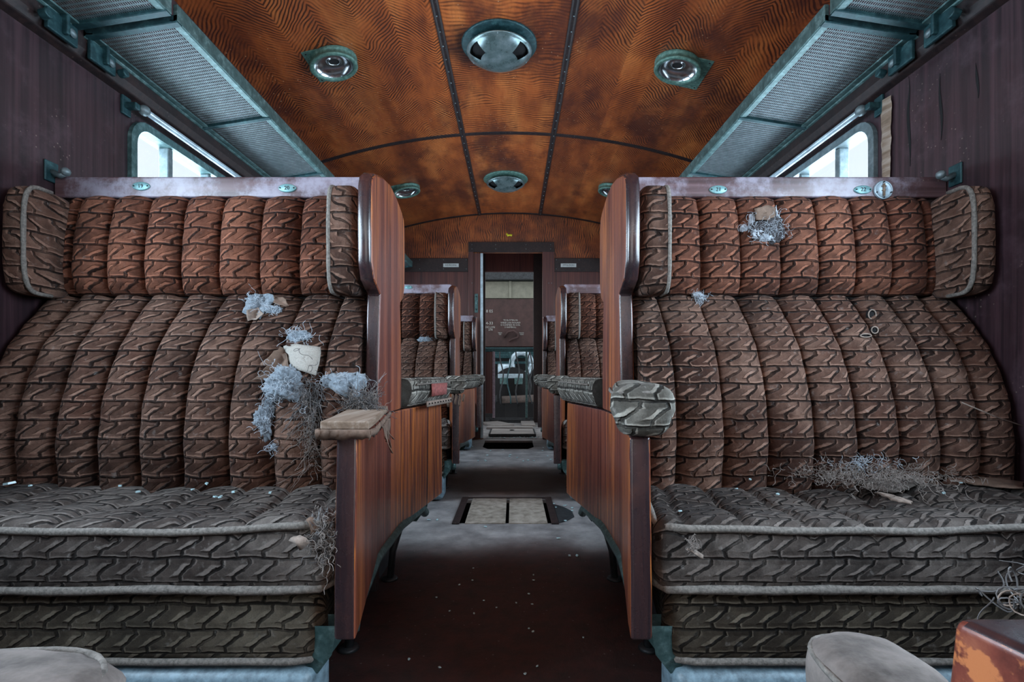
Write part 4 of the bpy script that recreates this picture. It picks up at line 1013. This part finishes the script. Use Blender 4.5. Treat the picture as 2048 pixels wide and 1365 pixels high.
# torn rags on the second left armrest
q0=(-(.256-.03),3.36-.60,.60)
for k in range(5):
    b.quadgrid([[(q0[0]-.02*k+.003*math.sin(t),q0[1]-.008,.592-(.04+.03*math.sin(k*2)**2)*t/5),(q0[0]-.02*k-.012+.003*math.sin(t+1),q0[1]-.008,.592-(.04+.03*math.sin(k*2)**2)*t/5)] for t in range(6)])
o=b.build('leather_strip',LEATH,FL,label='ragged strips under the armrest pad'); m=o.modifiers.new('s','SOLIDIFY'); m.thickness=.0015
# ------------------------------------------------------------------ camera-side benches (only their front armrests reach the view)
CL=bench(-1,-.305,(1,),None,.5,None,pads=(True,False),label='left bench end beside the camera, only its armrest pad in view')
CR=bench(1,-.305,(1,),None,.5,None,pads=(True,False),label='right bench end beside the camera, bare post and fallen pad in view')
def fallen(name,c0,rx,ry,rz,yaw,mat,parent,lab,seed):
    N=40;Mv=24; rows=[];uvs=[]
    def se(w,m): return math.copysign(abs(w)**m,w)
    R=Matrix.Rotation(yaw,3,'Z')
    for i in range(Mv+1):
        ph=-PI/2+PI*i/Mv; row=[];uv=[]
        for j in range(N+1):
            th=2*PI*j/N
            v=Vector((rx*se(math.cos(ph),.6)*se(math.cos(th),.75),ry*se(math.cos(ph),.6)*se(math.sin(th),.75),rz*se(math.sin(ph),.7)))
            w=1+.05*nz(v,30,seed)+.03*nz(v,80,seed)
            row.append(Vector(c0)+R@(v*w)); uv.append((v.x,v.y+ .6*v.z))
        rows.append(row[:-1]);uvs.append(uv)
    b=MB(); b.quadgrid(rows,uvs,close=True); o=b.build(name,mat,parent,label=lab)
    pth=[Vector(c0)+R@Vector((rx*.90*se(math.cos(t),.75),ry*.90*se(math.sin(t),.75),rz*.62)) for t in [2*PI*k/36 for k in range(37)]]
    pipe(pth,.0022,o); return o
PADG=plain('velvet_worn_pad',(.19,.165,.15),rough=.95,var=.6,scale=22,bump=1.0)
for ch in CR.children:
    if ch.name.startswith('end_panel'): ch.data.materials[0]=wood('peeled_red_wood',[(.05,.010,.008),(.19,.045,.028),(.36,.12,.065)],scale=(90,35,40),rough=.3,coat=.4,streak=(.55,.19,.07))
fallen('armrest_pad',(-.276,.262,.508),.085,.080,.032,.1,PADG,CL,'worn pale armrest pad',3)
fallen('armrest_pad',(.268,.322,.503),.036,.046,.030,-.1,PADG,CR,'pale armrest pad slipped off toward the aisle',5)
strands(60,(.312,.262,.59),(.010,.012,.004),.00045,.03,.5,HAIR,CR,'horsehair','curled horsehair on the bare post',seed=77)
strands(50,(.318,.240,.585),(.010,.012,.004),.0005,.03,.5,TAPE,CR,'horsehair','yellowish fibres on the bare post',seed=78)
# ------------------------------------------------------------------ aisle trapdoor
for x0,x1,l in ((-.190,.000,'bare wooden plank, left of the two in the aisle floor opening'),(.016,.198,'bare wooden plank, right of the two in the aisle floor opening')):
    o=bx('floor_plank',x0,x1,2.39,2.86,-.016,.004,W_PLANK,None,.002); prop(o,l,'plank','planks over the aisle opening')
b=MB(); b.box(-.25,-.215,2.38,2.88,.0005,.008); b.box(.215,.25,2.38,2.88,.0005,.008); b.box(-.25,.25,2.862,2.885,.0005,.006); o=struct(b.build('trim_%d'%tn,W_DARK,smooth=False,bevel=.002)); tn+=1
b=MB(); pts=[(.252,2.40),(.29,2.43),(.335,2.50),(.335,2.60),(.30,2.68),(.252,2.74)]
b.face([(x,y,.001) for x,y in pts]); b.face([(x,y,.004) for x,y in pts]); b.quadgrid([[(x,y,z) for x,y in pts] for z in (.001,.004)],close=True); o=b.build('linoleum_scrap',IRON,smooth=False); prop(o,'torn dark scrap of floor covering right of the aisle planks','scrap')
# ------------------------------------------------------------------ broken glass
shard_meshes=[]
for k in range(6):
    rnd=random.Random(100+k); n=rnd.choice((4,5,6)); r=[rnd.uniform(.6,1.1) for _ in range(n)]
    pts=[(r[i]*math.cos(2*PI*i/n),r[i]*.75*math.sin(2*PI*i/n)) for i in range(n)]
    b=MB(); b.face([(x,y,0) for x,y in pts]); b.face([(x*.9,y*.9,.55) for x,y in pts]); b.quadgrid([[(x*(1-.1*z/.55),y*(1-.1*z/.55),z) for x,y in pts] for z in (0,.55)],close=True)
    o=b.build('tmp_shard',GLASSB,smooth=False); shard_meshes.append(o.data); bpy.data.objects.remove(o)
def shard(p,s_,lab,grp):
    o=bpy.data.objects.new('glass_shard',random.choice(shard_meshes)); COL.objects.link(o); o.location=p; o.scale=(s_*random.uniform(.8,1.4),s_,s_*.8); o.rotation_euler=(random.uniform(-.2,.2),random.uniform(-.2,.2),random.uniform(0,6)); prop(o,lab,'glass shard',grp)
def floorpt(px,py): D=CZ*F/(py-VY); return P(px,py,D)
for (px,py) in ((857,1042),(1130,1013),(1144,1018),(1112,1017),(1131,1044),(1145,1024),(1117,1079),(1154,1114),(1139,1114),(971,1056),(875,1042),(1107,1010)):
    p=floorpt(px,py); shard((p.x,p.y,.003),.009,'cyan glass fragment on the grey aisle floor near the two planks','glass fragments around the aisle planks')
rnd=random.Random(5)
for k in range(26):
    p=floorpt(rnd.uniform(918,1105),rnd.uniform(893,925)); 
    if 4.68<p.y<5.34 and abs(p.x)<.3: continue
    shard((p.x,p.y,.003),.011,'tiny glass fragment on the pale floor before the far doorway','glass fragments before the doorway')
for k in range(34):
    shard((rnd.uniform(-.26,.32),rnd.choice((rnd.uniform(5.47,5.57),rnd.uniform(6.5,7.1),rnd.uniform(5.47,5.57))),.003),.012,'tiny glass fragment on the passage floor beyond the doorway','glass fragments in the passage')
for k in range(30):
    p=floorpt(rnd.uniform(760,1260),rnd.uniform(1130,1360)); 
    if abs(p.x)>.245: continue
    shard((p.x,p.y,.002),.0045,'tiny pale crumb of glass on the dark foreground floor','glass crumbs on the dark foreground floor')
for px,py,s_,l in ((26,952,.016,'long cyan glass shard at the far left of the left seat cushion'),(18,972,.012,'blocky cyan glass shard nearest the left edge of the view'),(259,943,.011,'square cyan glass shard at the foot of the left backrest'),(470,988,.010,'flat glass shard toward the right of the left seat cushion')):
    p=seatpt(px,py,.437); shard((p.x,p.y,.440),s_,l,None)
for px,py in ((138,943),(355,952),(54,964),(62,975),(276,988),(385,983),(430,998),(442,998),(540,990),(240,976),(413,971),(42,942)):
    p=seatpt(px,py,.437); shard((p.x,p.y,.440),.0065,'tiny glass crumb scattered over the left seat cushion','glass crumbs on the left seat')
for px,py in ((1473,984),(1555,995),(1850,962),(1862,966),(1922,972),(1888,993),(1862,925),(2010,958),(2020,962),(1500,965),(1360,1030)):
    p=seatpt(px,py,.440); shard((p.x,p.y,.446),.0055,'tiny glass crumb scattered over the right seat cushion','glass crumbs on the right seat')
# ------------------------------------------------------------------ light
w=bpy.data.worlds.new('sky'); sc.world=w; w.use_nodes=True; bg=w.node_tree.nodes['Background']; bg.inputs[0].default_value=(.90,.95,1,1); bg.inputs[1].default_value=1.1
def area(name,loc,rot,sx,sy,pw,col):
    l=bpy.data.lights.new(name,'AREA'); l.shape='RECTANGLE'; l.size=sx; l.size_y=sy; l.energy=pw; l.color=col
    o=bpy.data.objects.new(name,l); COL.objects.link(o); o.location=loc; o.rotation_euler=rot; return o
POW=1.0
for sg in (-1,1):
    for i,(a,bb) in enumerate(WIN):
        area('daylight_and_fill',(sg*(HW+.10),(a+bb)/2,1.23),(0,sg*PI/2,0),.74,1.28,(26,56,32,24)[i]*POW,(.78,.89,1.0))
area('daylight_and_fill',(0,YB-.05,1.35),(PI/2,0,0),2.2,1.7,15*POW,(1.0,.93,.86))  # added warm fill from behind the camera
area('daylight_and_fill',(0,7.9,3.6),(0,0,0),3.0,1.2,14,(.8,.9,1))
for sg in (-1,1): area('daylight_and_fill',(sg*.95,V0+.8,1.2),(0,sg*PI/2,0),1.6,.85,5,(.75,.88,1))  # added lights outside the unseen side gaps, brightening the vestibule
# ------------------------------------------------------------------ camera
cam=bpy.data.cameras.new('camera'); cam.lens=F/2048*36; cam.sensor_width=36; cam.shift_x=-3/2048; cam.shift_y=62.5/2048; cam.clip_start=.02
co=bpy.data.objects.new('camera',cam); COL.objects.link(co); co.location=(CX,0,CZ); co.rotation_euler=(PI/2,0,0); sc.camera=co
vs=sc.view_settings; sc.display_settings.display_device='sRGB'; vs.view_transform='Standard'; vs.look='None'; vs.gamma=1; vs.exposure=0.12; vs.use_curve_mapping=False
